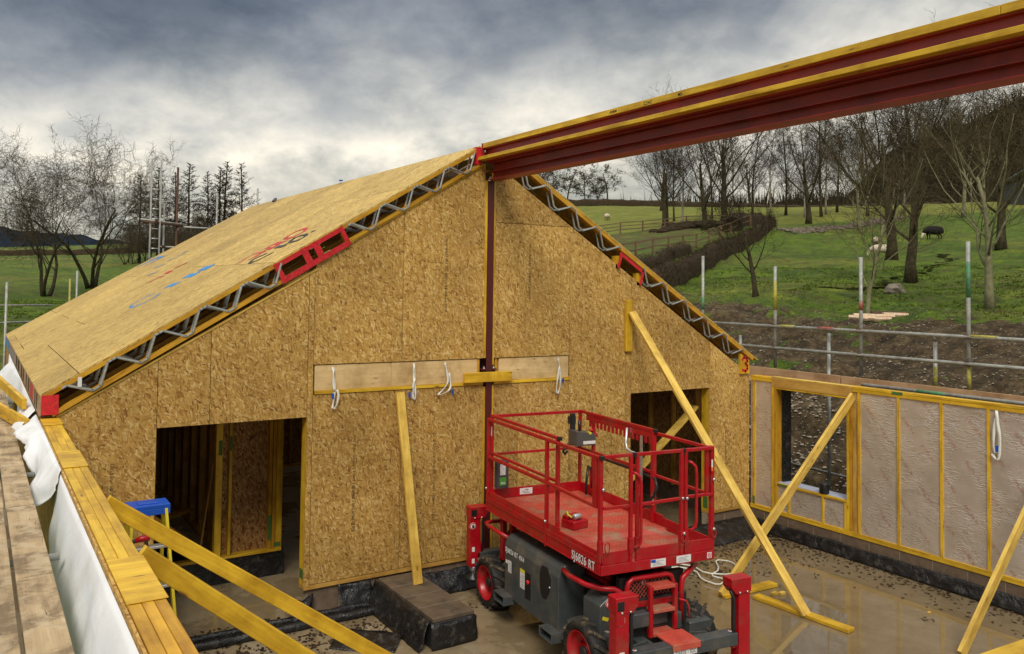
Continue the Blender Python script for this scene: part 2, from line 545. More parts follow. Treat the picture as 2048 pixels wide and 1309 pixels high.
TWIGL = m_plain('pale_winter_twigs', (.11, .085, .045), .9, 0, .3, 3, 0, spec=.1)
LEAFR = m_plain('dead_leaves', (.22, .055, .025), .8, 0, .4, 3, 0, spec=.2)
NEEDLE = m_plain('sparse_needles', (.062, .046, .022), .9, 0, .4, 3, 0, spec=.1)
HEDGE = m_plain('bare_hedge_twigs', (.048, .034, .019), .9, 0, .4, 2, 0, spec=.1)
LITTER = m_plain('wet_leaf_litter', (.045, .028, .014), .45, 0, .5, 4, .2, spec=.4)
WOOL = m_plain('sheep_wool', (.62, .52, .40), .95, 0, .2, 12, .6, spec=.1)
WOOLD = m_plain('dark_sheep_wool', (.022, .020, .018), .95, 0, .2, 12, .6, spec=.1)
SHEDM = m_plain('grey_cladding', (.06, .07, .075), .6, .2, .2, 2, .05)
LOGM = m_plain('fresh_split_logs', (.66, .50, .34), .8, 0, .3, 6, .2, dirt=(.42, .17, .09), dirt_amt=.5)
HILLF = m_plain('haze_tinted_far_hill', (.016, .026, .042), 1, 0, .45, .02, 0, spec=0, dirt=(.022, .028, .035), dirt_amt=.7, dsc=.008)  # conifer hill with the blue of distance haze put into its colour
HILLR = m_plain('heath_hill', (.024, .021, .012), 1, 0, .5, .05, 0, spec=0, dirt=(.016, .015, .009), dirt_amt=.8, dsc=.06)


def m_membrane():
    m, t, b = newmat('black_membrane')
    oc = OBJ(t)
    n = t.noise(oc, 5, 6, .65, .8)
    dust = t.noise(oc, 9, 7, .7)
    c = t.mix(t.math('MULTIPLY', t.step(dust, .53, .72), .7), (.010, .010, .011), (.10, .085, .065))
    setb(t, b, Base_Color=c, Roughness=t.math('ADD', .22, t.math('MULTIPLY', t.step(dust, .45, .7), .5)))
    bump(t, b, n, .8, .05)
    return m


def m_fabric():
    m, t, b = newmat('white_membrane')
    oc = OBJ(t)
    n = t.noise(t.map(oc, sc=(1, 1, .6)), 7, 5, .6, 1.0)
    d = t.noise(oc, 2.2, 6, .65)
    c = t.mix(t.math('MULTIPLY', t.step(d, .5, .75), .5), (.77, .78, .80), (.52, .48, .42))
    setb(t, b, Base_Color=c, Roughness=.8)
    bump(t, b, n, .35, .02)
    return m


def m_foil():
    m, t, b = newmat('foil_insulation')
    uv = UV(t)
    w1 = t.noise(uv, 3.5, 4, .6, .4)
    # creases: mostly horizontal wandering ridges
    wp = t.node('ShaderNodeVectorMath', operation='MULTIPLY_ADD', ins={1: (.16, .16, 0)})
    wn = t.node('ShaderNodeTexNoise', ins={'Scale': 4.0, 'Detail': 4.0, 'Roughness': .6}); t.l.new(uv, wn.inputs['Vector'])
    t.l.new(wn.outputs['Color'], wp.inputs[0]); t.l.new(uv, wp.inputs[2])
    cr = t.vor(t.map(wp.outputs[0], sc=(30, 5.0, 1)), 1.0, 'DISTANCE_TO_EDGE', out='Distance')
    crease = t.math('SUBTRACT', 1.0, t.step(cr, 0.0, .12))
    crease = t.math('MULTIPLY', crease, t.step(t.noise(uv, 2.6, 3, .5), .38, .60))
    # faint printed red lettering rows running diagonally
    dm = t.map(uv, rot=(0, 0, R(-38)))
    sxy = t.node('ShaderNodeSeparateXYZ'); t.l.new(dm, sxy.inputs[0])
    row = t.math('ABSOLUTE', t.math('SUBTRACT', t.math('FRACT', t.math('MULTIPLY', sxy.outputs[1], 2.6)), .5))
    rowm = t.math('SUBTRACT', 1.0, t.step(row, .03, .09))
    seg_ = t.math('GREATER_THAN', t.math('FRACT', t.math('MULTIPLY', sxy.outputs[0], 2.2)), .38)
    let = t.math('GREATER_THAN', t.noise(t.map(dm, sc=(34, 24, 1)), 1.0, 1, .5), .47)
    pm = t.math('MULTIPLY', t.math('MULTIPLY', rowm, seg_), t.math('MULTIPLY', let, .38))
    c = t.mix(pm, t.ramp(w1, [(.3, (.58, .51, .43)), (.7, (.72, .64, .56))]), (.42, .12, .10))
    setb(t, b, Base_Color=c, Metallic=.5, Roughness=t.math('SUBTRACT', .36, t.math('MULTIPLY', crease, .25)))
    bump(t, b, t.math('ADD', t.math('MULTIPLY', crease, 1.0), t.math('MULTIPLY', w1, .8)), .5, .008)
    return m


def m_slab():
    m, t, b = newmat('wet_concrete_floor')
    oc = OBJ(t)
    n = t.noise(oc, .55, 6, .6, .3)
    n2_ = t.noise(oc, 4.5, 6, .65)
    sp = t.node('ShaderNodeSeparateXYZ'); t.l.new(oc, sp.inputs[0])
    c = t.ramp(t.math('ADD', t.math('MULTIPLY', n, .6), t.math('MULTIPLY', n2_, .4)), [(.32, (.14, .10, .055)), (.5, (.25, .19, .11)), (.68, (.36, .28, .175))])
    st = t.noise(oc, 11, 6, .7)
    c = t.mix(t.math('MULTIPLY', t.step(st, .60, .72), .5), c, (.06, .042, .024))
    # standing water where the floor dips: glassy, elsewhere damp
    px = t.math('SUBTRACT', 1.0, t.step(t.math('ABSOLUTE', t.math('SUBTRACT', sp.outputs[0], 3.4)), 1.2, 2.4))
    wet = t.step(t.math('ADD', t.noise(oc, .5, 8, .62), t.math('MULTIPLY', px, .34)), .50, .545)
    rip = t.noise(oc, 5, 3, .5)
    rg = t.mix(wet, (.46, .46, .46), (.02, .02, .02))
    dryc = t.noise(t.map(oc, sc=(1, .35, 1), rot=(0, 0, .6)), 3.0, 7, .7)
    c = t.mix(t.math('MULTIPLY', t.step(dryc, .52, .64), .45), c, (.34, .29, .21))
    c = t.mix(t.math('MULTIPLY', wet, .5), c, (.135, .098, .052))
    setb(t, b, Base_Color=c, Roughness=t.sep(rg)[0])
    b.inputs['Specular IOR Level'].default_value = .8
    hgt_ = t.math('MULTIPLY', t.math('SUBTRACT', 1.0, wet), st)
    bump(t, b, t.math('ADD', hgt_, t.math('MULTIPLY', rip, .02)), .35, .006)
    return m


def m_ground():
    m, t, b = newmat('field_and_mud')
    oc = OBJ(t)
    at = t.node('ShaderNodeAttribute', attribute_name='mud').outputs['Fac']
    n = t.noise(oc, 1.3, 6, .65)
    f1 = t.noise(oc, .06, 6, .6)
    f2 = t.noise(oc, 9, 5, .7)
    g = t.ramp(t.math('ADD', t.math('MULTIPLY', n, .5), t.math('MULTIPLY', f2, .5)), [(.36, (.026, .048, .003)), (.5, (.070, .122, .005)), (.66, (.145, .195, .012))])
    g2 = t.ramp(n, [(.3, (.11, .105, .018)), (.7, (.22, .205, .035))])
    g = t.mix(t.math('MULTIPLY', t.step(f1, .46, .62), .55), g, g2)
    mo = t.noise(oc, .33, 6, .68)
    g = t.mix(1.0, g, t.ramp(mo, [(.32, (.62, .66, .55)), (.5, (1, 1, 1)), (.68, (1.35, 1.22, 1.1))]), 'MULTIPLY')
    tf = t.noise(oc, 3.4, 5, .75)
    g = t.mix(1.0, g, t.ramp(tf, [(.35, (.50, .52, .42)), (.5, (1, 1, 1)), (.66, (1.3, 1.28, 1.1))]), 'MULTIPLY')
    g = t.mix(t.math('MULTIPLY', t.step(t.noise(oc, .75, 7, .72), .50, .64), .65), g, (.075, .060, .018))
    rgh = t.node('ShaderNodeAttribute', attribute_name='rough_field').outputs['Fac']
    g = t.mix(t.math('MULTIPLY', rgh, t.step(t.noise(oc, .5, 6, .7), .38, .58)), g, (.085, .065, .022))
    fr_ = t.node('ShaderNodeAttribute', attribute_name='far_field').outputs['Fac']
    g = t.mix(t.math('MULTIPLY', fr_, .8), g, t.mix(t.step(mo, .35, .65), (.13, .145, .016), (.20, .20, .030)))
    mudc = t.ramp(t.math('ADD', t.math('MULTIPLY', t.noise(oc, 2.2, 8, .68), .6), t.math('MULTIPLY', f2, .4)), [(.38, (.016, .010, .004)), (.5, (.062, .041, .018)), (.66, (.17, .12, .062))])
    mm = t.step(t.math('ADD', t.math('MULTIPLY', at, .70), t.math('MULTIPLY', t.math('ADD', t.math('SUBTRACT', t.noise(oc, .9, 6, .7), .5), t.math('SUBTRACT', t.noise(oc, .22, 3, .6), .5)), 1.5)), .42, .54)
    c = t.mix(mm, g, mudc)
    setb(t, b, Base_Color=c, Roughness=.85)
    b.inputs['Specular IOR Level'].default_value = .25
    bump(t, b, t.math('ADD', t.noise(oc, 5, 8, .7), t.math('MULTIPLY', n, .5)), 1.0, .12)
    return m


DPM = m_membrane(); FAB = m_fabric(); FOIL = m_foil(); SLAB = m_slab(); GRND = m_ground()

# ================================================================== SETTING: floor slab
X, Y, Z = Vector((1, 0, 0)), Vector((0, 1, 0)), Vector((0, 0, 1))
fl = MB()
nx, ny = 60, 90
gx = np.linspace(-11.3, .3, nx + 1); gy = np.linspace(-12.5, 11.2, ny + 1)
fl.add([(a, b_, 0) for b_ in gy for a in gx], [(j * (nx + 1) + i, j * (nx + 1) + i + 1, (j + 1) * (nx + 1) + i + 1, (j + 1) * (nx + 1) + i) for j in range(ny) for i in range(nx)], (1, 0, 0), off=(0, 0))
tag(fl.build('floor', SLAB), kind='structure')

# ================================================================== GABLE WALL
GZ = .34


def ztop(x):
    if x < -8.117:
        return 2.663 + (x + 11) * .5608
    if x < -5.5:
        return 4.374 + (x + 8.117) * .5835
    return 5.717 - (x + 5.21) * .5925


gw = thing('gable_wall', 'tall strand board gable wall with two door openings and a recessed timber beam', 'wall', (-5.5, 0, 0))
SH = .018


def sheet(x0, x1, z0, z1=None, name='board_sheet'):
    """strand board sheet on the front of the gable; z1 None = up to the raking edge"""
    g = .0036
    x0 += g; x1 -= g; z0 += g
    if z1 is None:
        xs = sorted([x0, x1] + [q for q in (-8.117,) if x0 < q < x1])
        poly = [(x0, z0), (x1, z0)] + [(x, ztop(min(x, x1 - 1e-4) if x < -5 else x)) for x in reversed(xs)]
    else:
        z1 -= g
        poly = [(x0, z0), (x1, z0), (x1, z1), (x0, z1)]
    m = MB().prism(poly, X, Z, Y * SH, (0, 0, 0), grain=Z)
    return m.build(name, OSBW, gw)


for a in ((-11.0, -9.997, GZ + .04), (-9.997, -9.409, 2.452), (-9.409, -8.215, 2.452), (-8.215, -8.141, GZ + .04), (-8.141, -6.9, 3.095), (-6.9, -5.612, 3.095),
          (-4.064, -2.93, GZ + .04), (-2.93, -2.81, GZ + .04), (-2.81, -1.017, 2.452), (-1.017, 0.0, GZ + .04)):
    sheet(*a)
sheet(-8.141, -6.9, GZ + .055, 2.726); sheet(-6.9, -5.612, GZ + .055, 2.726)
sheet(-5.445, -4.064, 3.095, 5.02); sheet(-5.445, -4.064, 5.02); sheet(-5.445, -5.0, GZ + .055, 2.726); sheet(-5.0, -4.064, GZ + .055, 2.726)
# studs and frame behind
fr = MB()
for x in (-10.98, -10.4, -9.8, -9.3, -8.8, -8.0, -7.4, -6.8, -6.2, -5.68, -5.38, -4.8, -4.2, -3.6, -3.0, -2.4, -1.8, -1.4, -.6, -.03):
    z0 = 2.46 if (-9.95 < x < -8.25 or -2.79 < x < -1.03) else GZ + .04
    fr.beam((x, SH + .001 + .07, z0), (x, SH + .001 + .07, ztop(x) - .05), .038, .138, up=Y)
fr.build('stud_frame', YELD, gw)
pl = MB()
pl.box((-11.0, SH + .001, GZ), (-9.99, .16, GZ + .038)); pl.box((-8.213, -.004, GZ), (-5.6, .16, GZ + .05)); pl.box((-5.44, -.004, GZ), (-2.81, .16, GZ + .05)); pl.box((-1.017, -.004, GZ), (0, .16, GZ + .038))
pl.build('sole_plate', TAN, gw)
for x0, x1, nm in ((-10.03, -9.992, 'door_jamb'), (-8.211, -8.175, 'door_jamb'), (-2.848, -2.812, 'door_jamb'), (-1.015, -.98, 'door_jamb')):
    s_ = 1 if nm else 1
    MB().box((x0 if x0 in (-8.248, -1.052) else x0, SH + .002, GZ + .04), (x1, .165, 2.45)).build(nm, YEL, gw)
for x0, x1 in ((-9.99, -8.213), (-2.81, -1.017)):
    MB().box((x0, SH + .002, 2.455), (x1, .165, 2.50)).build('lintel', YELD, gw)
# raking top plates (pale edge), the short left length sits lower with a dark gap above
rk = MB()
rk.beam((-11.02, .03, 2.663 - .011), (-8.117, .03, 4.2905 - .004), .075, .022, up=(0, 0, 1))
rk.build('raking_edge_strip', PALE, gw)
rk = MB(); rk.beam((-8.117, .028, 4.374 + .008), (-5.66, .028, 5.808 + .008), .09, .03); rk.build('raking_edge_strip', YEL, gw)
rk = MB(); rk.beam((-5.2, .05, 5.711 - .012), (-.02, .05, 2.642 - .012), .055, .03); rk.build('raking_edge_strip', YELD, gw)
# inner lining so the inside is closed
inn = MB()
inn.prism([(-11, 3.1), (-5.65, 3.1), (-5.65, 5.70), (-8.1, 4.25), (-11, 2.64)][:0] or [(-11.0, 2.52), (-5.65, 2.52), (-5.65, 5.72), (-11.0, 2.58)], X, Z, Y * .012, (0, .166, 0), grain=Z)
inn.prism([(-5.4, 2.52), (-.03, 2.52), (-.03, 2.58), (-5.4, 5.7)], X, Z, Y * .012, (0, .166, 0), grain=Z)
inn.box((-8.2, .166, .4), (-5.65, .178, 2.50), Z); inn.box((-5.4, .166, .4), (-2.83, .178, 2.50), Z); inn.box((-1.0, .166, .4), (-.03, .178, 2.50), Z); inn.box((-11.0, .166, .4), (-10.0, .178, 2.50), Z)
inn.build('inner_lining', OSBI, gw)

# recessed laminated beam across the middle, in the gable wall
MB().box((-8.118, .012, 2.772), (-7.05, .15, 3.088)).build('recessed_beam', GLU, gw, .003)
MB().box((-7.047, .012, 2.772), (-5.70, .15, 3.088)).build('recessed_beam', GLU, gw, .003)
MB().box((-5.335, .012, 2.772), (-4.068, .15, 3.088)).build('recessed_beam', GLU, gw, .003)
MB().box((-8.12, -.012, 2.729), (-5.62, .10, 2.771)).build('ledger_strip', YEL, gw, .002)
MB().box((-5.43, -.012, 2.729), (-4.062, .10, 2.771)).build('ledger_strip', YEL, gw, .002)
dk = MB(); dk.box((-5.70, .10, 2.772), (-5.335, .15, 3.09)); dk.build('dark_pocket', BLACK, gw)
# printed manufacturer's lines: small vertical columns of characters
rng = random.Random(3)
st = MB()
for cx_, z0, z1 in ((-6.235, 3.75, 4.75), (-4.815, 3.85, 4.75), (-7.563, .95, 2.2), (-6.384, .95, 2.15), (-3.60, 1.2, 2.3), (-.6, .9, 1.9), (-10.45, 1.2, 2.1)):
    z = z0
    while z < z1:
        if rng.random() < .86:
            h_ = rng.uniform(.010, .018); w_ = rng.uniform(.026, .042)
            st.box((cx_ - w_ / 2, -.0012, z), (cx_ + w_ / 2, -.0002, z + h_ * .45))
            if rng.random() < .8:
                st.box((cx_ - w_ / 2 + rng.uniform(-.004, .004), -.0012, z), (cx_ - w_ / 2 + .005, -.0002, z + h_))
        z += rng.uniform(.013, .024)
st.build('printed_stamp', STAMP, gw)
nl = MB()
for xs_, z0, z1 in ((-9.997, .5, 3.1), (-9.409, 2.5, 3.4), (-8.141, .5, 4.2), (-6.9, .5, 5.0), (-8.04, .5, 2.7), (-5.66, .5, 5.6), (-5.39, .5, 5.5), (-4.064, .5, 4.9), (-2.93, .5, 4.2), (-.95, .5, 3.0), (-.05, .5, 2.5), (-7.5, .5, 2.7), (-4.7, 3.1, 5.1), (-7.5, 3.1, 4.6), (-6.3, 3.1, 5.3), (-3.5, .5, 4.6)):
    z = z0
    while z < z1:
        if not 2.72 < z < 3.1:
            for dx in ((-.02, .02) if rng.random() < .8 else (.02,)):
                nl.box((xs_ + dx - .004, -.0014, z - .004), (xs_ + dx + .004, -.0002, z + .004))
        z += .15
nl.build('nail_heads', STAMP, gw)
# green timber grading paint on jambs
gp = MB(); gp.box((-8.2125, .03, .46), (-8.2115, .15, .58)); gp.box((-1.0165, .03, .42), (-1.0155, .13, .62)); gp.build('green_paint_mark', SPGRN, gw)

# ================================================================== STEEL COLUMN on the gable
sc = thing('steel_column', 'dark red steel column running up the middle of the gable between yellow strips', 'column', (-5.52, 0, .34))
c_ = MB()
for z0, z1 in ((.34, 2.93), (2.95, 5.605)):
    c_.box((-5.572, -.018, z0), (-5.470, -.006, z1), Z); c_.box((-5.527, -.006, z0), (-5.515, .088, z1), Z); c_.box((-5.572, .088, z0), (-5.470, .1, z1), Z)
c_.box((-5.64, -.03, 2.93), (-5.40, .1, 2.95), X)
c_.build('column_section', REDC, sc, .002)
MB().box((-5.612, -.006, .36), (-5.574, .1, 2.70), Z).build('side_batten', YEL, sc, .002)
MB().box((-5.612, -.006, 3.10), (-5.574, .1, 5.60), Z).build('side_batten', YEL, sc, .002)
MB().box((-5.468, -.006, .36), (-5.436, .1, 2.72), Z).build('side_batten', YEL, sc, .002)
MB().box((-5.468, -.006, 3.0), (-5.436, .1, 5.60), Z).build('side_batten', YEL, sc, .002)
for x in (-5.60, -5.44):
    for dz_ in (.03,):
        MB().lathe([(.016, 0), (.016, .012), (.009, .013), (.009, .03)], (x, .0, 2.95), 'z', 8).build('bolt', GALV, sc)
one(MB().beam((-5.96, -.052, 2.842), (-5.165, -.052, 2.840), .045, .135), 'timber_cleat', YEL, 'short yellow timber block fixed across the red steel column below its joint', 'timber block', bevel=.003)

# ================================================================== RIDGE BEAMS
rb = thing('ridge_beam', 'long dark red steel ridge beam with yellow timber packing running out over the site', 'beam', (-5.55, 0, 5.6))
Y0, Y1 = -9.6, -.03


def ibeam(m, xc_, z0, z1, bw, ft, wt, ya=Y0, yb=Y1):
    m.box((xc_ - bw / 2, ya, z0), (xc_ + bw / 2, yb, z0 + ft), Y)
    m.box((xc_ - bw / 2, ya, z1 - ft), (xc_ + bw / 2, yb, z1), Y)
    m.box((xc_ - wt / 2, ya, z0 + ft), (xc_ + wt / 2, yb, z1 - ft), Y)


lo_ = MB(); ibeam(lo_, -5.50, 5.607, 5.853, .205, .014, .009)
lo_.build('lower_steel_beam', REDOX, rb, .003)
cp = MB(); cp.box((-5.60, Y0, 5.712), (-5.515, Y1, 5.717), Y); cp.build('stiffener_line', REDOX, rb)
up_ = MB(); ibeam(up_, -5.62, 5.856, 6.045, .115, .011, .008)
up_.build('upper_steel_beam', REDOX, rb, .002)
ys = [-9.6, -6.55, -3.1, -.05]
for a, b_ in zip(ys[:-1], ys[1:]):
    MB().box((-5.70, a + .002, 6.047), (-5.575, b_ - .002, 6.115), Y).build('top_timber', YEL, rb, .003)
ys = [-9.6, -5.35, -1.9, -.02]
for a, b_ in zip(ys[:-1], ys[1:]):
    MB().box((-5.775, a + .0015, 5.868), (-5.676, b_ - .0015, 5.915), Y).build('side_timber', YEL, rb, .003)
MB().box((-5.70, -.028, 5.87), (-5.55, -.012, 6.12), Z).build('end_plate', REDOX, rb, .002)
for p in ((-5.68, -.045, 6.0), (-5.585, -.06, 5.62), (-5.585, -.04, 5.59)):
    MB().lathe([(.018, 0), (.018, .014), (.01, .015), (.01, .035)], (p[0], p[1] - .02, p[2]), 'x' if p[2] > 5.9 else 'z', 8).build('bolt', GALV, rb)
hw = MB()
text_geo(hw, '45MM', .042, (-5.7012, -2.62, 6.063), -Y, Z, 0, .2)
text_geo(hw, 'C24C', .05, (-5.7012, -3.14, 6.06), -Y, Z, 0, .2)
text_geo(hw, 'MS', .042, (-5.7012, -3.62, 6.063), -Y, Z, 0, .2)
hw.build('handwriting', BLACK, rb)

# ================================================================== ROOF
SLP = .5838
TH = math.atan(SLP)


def rz(x):          # deck top on the left slope
    return 2.892 + SLP * (x + 11.19)


RXE, RXR, RYN, RYF = -11.19, -5.729, -.035, 10.65
up_s = Vector((math.cos(TH), 0, math.sin(TH)))       # up the left slope
nrm = Vector((-math.sin(TH), 0, math.cos(TH)))
L0 = Vector((RXE, 0, rz(RXE)))
SL = (RXR - RXE) / math.cos(TH)

roof = thing('roof_slope', 'left roof slope decked in pale strand board with sprayed red and blue marks', 'roof', (-8.4, 5, 2.7))
rows = [(RYN, 1.19), (1.19, 2.41), (2.41, 4.21), (4.21, 5.43), (5.43, 6.65), (6.65, 7.87), (7.87, 9.09), (9.09, RYF)]
cuts = [.43, 2.9, 5.0]
for ri, (ya, yb) in enumerate(rows):
    cs = [0] + [c + (0 if ri < 3 else ((ri % 2) * .9 - .3)) for c in cuts] + [SL]
    for a, b_ in zip(cs[:-1], cs[1:]):
        g = .0045
        if b_ - a < .1: continue
        q = MB(); q.prism([(a + (g if a else 0), ya + g), (b_ - (g if b_ < SL else 0), ya + g), (b_ - (g if b_ < SL else 0), yb - g), (a + (g if a else 0), yb - g)], up_s, Y, nrm * -.018, L0, grain=up_s)
        q.build('deck_sheet', OSBR, roof)


def chord(m, y, h0, h1, wdt=.09, s0=0.0, s1=None, L=L0, u=up_s, n=nrm):
    """timber along the slope at perpendicular depth h0..h1 below the deck top"""
    s1 = SL if s1 is None else s1
    p = L + u * s0 - n * ((h0 + h1) / 2) + Y * y; q = L + u * s1 - n * ((h0 + h1) / 2) + Y * y
    m.beam(p, q, wdt, h1 - h0, up=n)


H1, H2, H3, H4 = .0185, .064, .225, .272


def webs(m, y, s0, s1, pitch=.56, L=L0, u=up_s, n=nrm, th_=.013):
    k = s0
    zig = []
    while k < s1:
        zig += [(k, H2 - .012), (k + .05, H2 - .012), (k + .235, H3 + .012), (k + .325, H3 + .012), (k + .51, H2 - .012)]
        k += pitch
    pts = [L + u * a - n * h + Y * y for a, h in zig]
    for a, b_ in zip(pts[:-1], pts[1:]):
        d = (b_ - a).normalized()
        m.beam(a - d * .006, b_ + d * .006, .005, .025, up=d.cross(Y))
        m.beam(a + Y * -.006, b_ + Y * -.006, .012, .008, up=d.cross(Y))
    return m


BREAK0, BREAK1 = (-8.708 + 11.19) / math.cos(TH), (-7.80 + 11.19) / math.cos(TH)
for ji, y in enumerate((.012, .42, .84, 1.6, 2.6)):
    if ji == 0:
        m = MB(); chord(m, y, H1, H2, .09); m.build('top_chord', YELD, roof)
        m = MB(); chord(m, y, H3, H4, .09, 0, BREAK0 + .05); m.build('bottom_chord', YELD, roof)
        m = MB(); chord(m, y, H3 - .008, H4 - .02, .09, BREAK1 - .05, SL - .1); m.build('bottom_chord', YELD, roof)
    else:
        m = MB(); chord(m, y, H1, H2, .09); m.build('top_chord', YELD, roof)
        m = MB(); chord(m, y, H3, H4, .09); m.build('bottom_chord', YELD, roof)
    for sd_ in (-.05, .05):
        if ji < 3:
            m = MB(); webs(m, y + sd_, .22, BREAK0 - .12 if ji == 0 else BREAK0 - .12); m.build('metal_web', GALV, roof)
            m = MB(); webs(m, y + sd_, BREAK1 + .06, SL - .35); m.build('metal_web', GALV, roof)
# red sprayed end block at the eaves and the red ladder frame half way up
MB().box((-11.168, -.040, 2.682), (-11.005, .05, 2.888), Z).build('eaves_end_block', SPRED, roof)
m = MB()
yy = -.036
for h0, h1 in ((H1 + .004, H1 + .06), (H3 - .01, H4 + .012)):
    p = L0 + up_s * BREAK0 - nrm * ((h0 + h1) / 2) + Y * yy; q = L0 + up_s * (BREAK1 - .02) - nrm * ((h0 + h1) / 2) + Y * yy
    m.beam(p, q, .006, h1 - h0, up=nrm)
for s_, w_ in ((BREAK0 + .03, .07), (BREAK0 + .43, .09), (BREAK0 + .60, .09), (BREAK1 - .05, .06)):
    p = L0 + up_s * s_ - nrm * H1 + Y * (yy - .001); q = L0 + up_s * s_ - nrm * H4 + Y * (yy - .001)
    m.beam(p, q, w_, .006, up=Y)
m.build('red_sprayed_frame', SPRED, roof)
for s_, w_ in ((BREAK0 + .03, .045), (BREAK0 + .43, .045), (BREAK0 + .60, .045), (BREAK1 - .05, .045)):
    m = MB()
    p = L0 + up_s * s_ - nrm * H2 + Y * .012; q = L0 + up_s * s_ - nrm * H3 + Y * .012
    m.beam(p, q, w_, .088, up=Y)
    m.build('blocking', YELD, roof)
MB().box((-5.80, -.040, 5.81), (-5.705, .04, 6.055), Z).build('ridge_end_block', SPRED, roof)
m = MB(); m.prism([(-11.185, 2.685), (-10.995, 2.79), (-10.995, 2.86), (-11.185, 2.872)], X, Z, Y * .03, (0, .5, 0)); m.build('blocking', YELD, roof)
# fascia along the eaves with sprayed stripes
MB().box((-11.188, -.03, 2.672), (-11.170, RYF, 2.872), Y).build('fascia_board', TOE, roof)
rs = random.Random(5)
yv = .25
for yv, wd, cidx in ((.32, .13, 2), (.62, .1, 2), (1.05, .42, 0), (1.85, .16, 2), (2.3, .18, 2), (3.0, .2, 2), (3.45, .3, 2), (4.3, .4, 2), (5.1, .3, 2), (6.2, .35, 1), (7.3, .3, 1), (8.6, .6, 1), (9.8, .4, 1)):
    MB().box((-11.1905, yv, 2.70), (-11.1885, yv + wd, 2.865), Z).build('fascia_paint_mark', (SPRED, SPBLUE, BARK)[cidx], roof)
# packing tape round the lowest web
MB().box((-10.83, -.062, 2.965), (-10.79, -.058, 3.07)).build('tape', WHITE, roof)

# sprayed marks on the deck (plan positions on the slope)
MK = {'red': [(.05, [(-8.66, 1.6), (-8.42, 1.71), (-8.37, 1.32)]), (.04, [(-8.58, 1.35), (-8.38, 1.38)]), (.04, [(-8.54, 1.27), (-8.36, 1.29)]), (.08, [(-8.28, 1.53), (-8.18, 1.55), (-8.13, 1.4), (-8.28, 1.16), (-8.3, 1.45)]), (.05, [(-8.19, 1.34), (-8.11, 1.15)]), (.06, [(-8.03, 1.52), (-7.83, 1.6), (-7.76, 1.34), (-7.88, 1.11), (-8.04, 1.18), (-8.03, 1.46)]), (.05, [(-9.17, 5.32), (-9.02, 5.46), (-8.94, 5.17)]), (.1, [(-8.83, 5.51), (-8.82, 5.19)]), (.06, [(-8.69, 5.55), (-8.52, 5.28)])],
      'black': [(.05, [(-8.42, 0.79), (-8.6, 0.84), (-8.69, 0.99), (-8.58, 1.17), (-8.43, 1.02)]), (.07, [(-8.28, 1.1), (-8.26, 0.8)]), (.05, [(-8.27, 0.9), (-8.19, 0.88)]), (.05, [(-8.14, 0.98), (-8.01, 0.98), (-7.98, 0.68), (-8.14, 0.58), (-8.19, 0.88), (-8.03, 1.05)]), (.04, [(-7.93, 0.72), (-7.9, 0.65)])],
      'blue': [(.045, [(-9.4, 3.06), (-9.56, 2.79), (-9.71, 2.92), (-9.8, 3.2), (-9.75, 3.45), (-9.57, 3.53), (-9.44, 3.36)]), (.13, [(-9.24, 3.36), (-9.16, 3.02)]), (.13, [(-8.96, 3.36), (-8.92, 2.89)]), (.06, [(-8.92, 3.04), (-8.79, 2.99)]), (.13, [(-8.76, 3.24), (-8.72, 2.81)]), (.05, [(-8.7, 3.03), (-8.63, 2.95)]), (.08, [(-8.55, 10.2), (-8.33, 10.07), (-8.1, 9.32), (-8.27, 9.21), (-8.49, 9.44)]), (.06, [(-8.45, 10.11), (-8.14, 10.2), (-8.12, 9.49)]), (.04, [(-8.66, 7.71), (-8.51, 7.26)]), (.05, [(-8.39, 7.62), (-8.21, 7.42), (-7.99, 7.62)]), (.04, [(-8.94, 6.78), (-8.78, 6.48)])]}


def ribbon(m, pts, wd, zf, n=Z, lift=.003):
    P_ = []
    for i in range(len(pts) - 1):
        a, b_ = Vector(pts[i]), Vector(pts[i + 1])
        for k in range(4):
            P_.append(a.lerp(b_, k / 4))
    P_.append(Vector(pts[-1]))
    for _ in range(2):
        P_ = [P_[0]] + [(P_[i - 1] + P_[i] * 2 + P_[i + 1]) / 4 for i in range(1, len(P_) - 1)] + [P_[-1]]
    vs = []
    for i, p in enumerate(P_):
        t = (P_[min(i + 1, len(P_) - 1)] - P_[max(i - 1, 0)])
        t = t.normalized() if t.length > 1e-6 else Vector((1, 0))
        s_ = Vector((-t.y, t.x)) * wd / 2 * (1 + .25 * math.sin(i * 2.3 + wd * 99))
        for q in (p - s_, p + s_):
            vs.append(Vector((q.x, q.y, zf(q.x))) + n * lift)
    m.add(vs, [(2 * i, 2 * i + 1, 2 * i + 3, 2 * i + 2) for i in range(len(P_) - 1)], X)


for k, mm_ in (('red', SPRED), ('black', SPBLK), ('blue', SPBLUE)):
    for i, (wd, pts) in enumerate(MK[k]):
        m = MB(); ribbon(m, pts, wd, rz, nrm, .0022 + i * .0004 + (.004 if k == 'black' else 0)); m.build(k + '_spray_mark', mm_, roof)
one(MB().beam((-5.80, 4.75, 6.10), (-5.62, 5.1, 6.16), .05, .025), 'strap_offcut', BLUEP, 'small blue strap end lying on the roof ridge', 'strap')
one(MB().beam((-5.92, 8.35, 6.00), (-5.76, 8.65, 6.105), .06, .03), 'metal_bracket', BLACK, 'small black bracket lying on the roof ridge far from the gable', 'bracket')

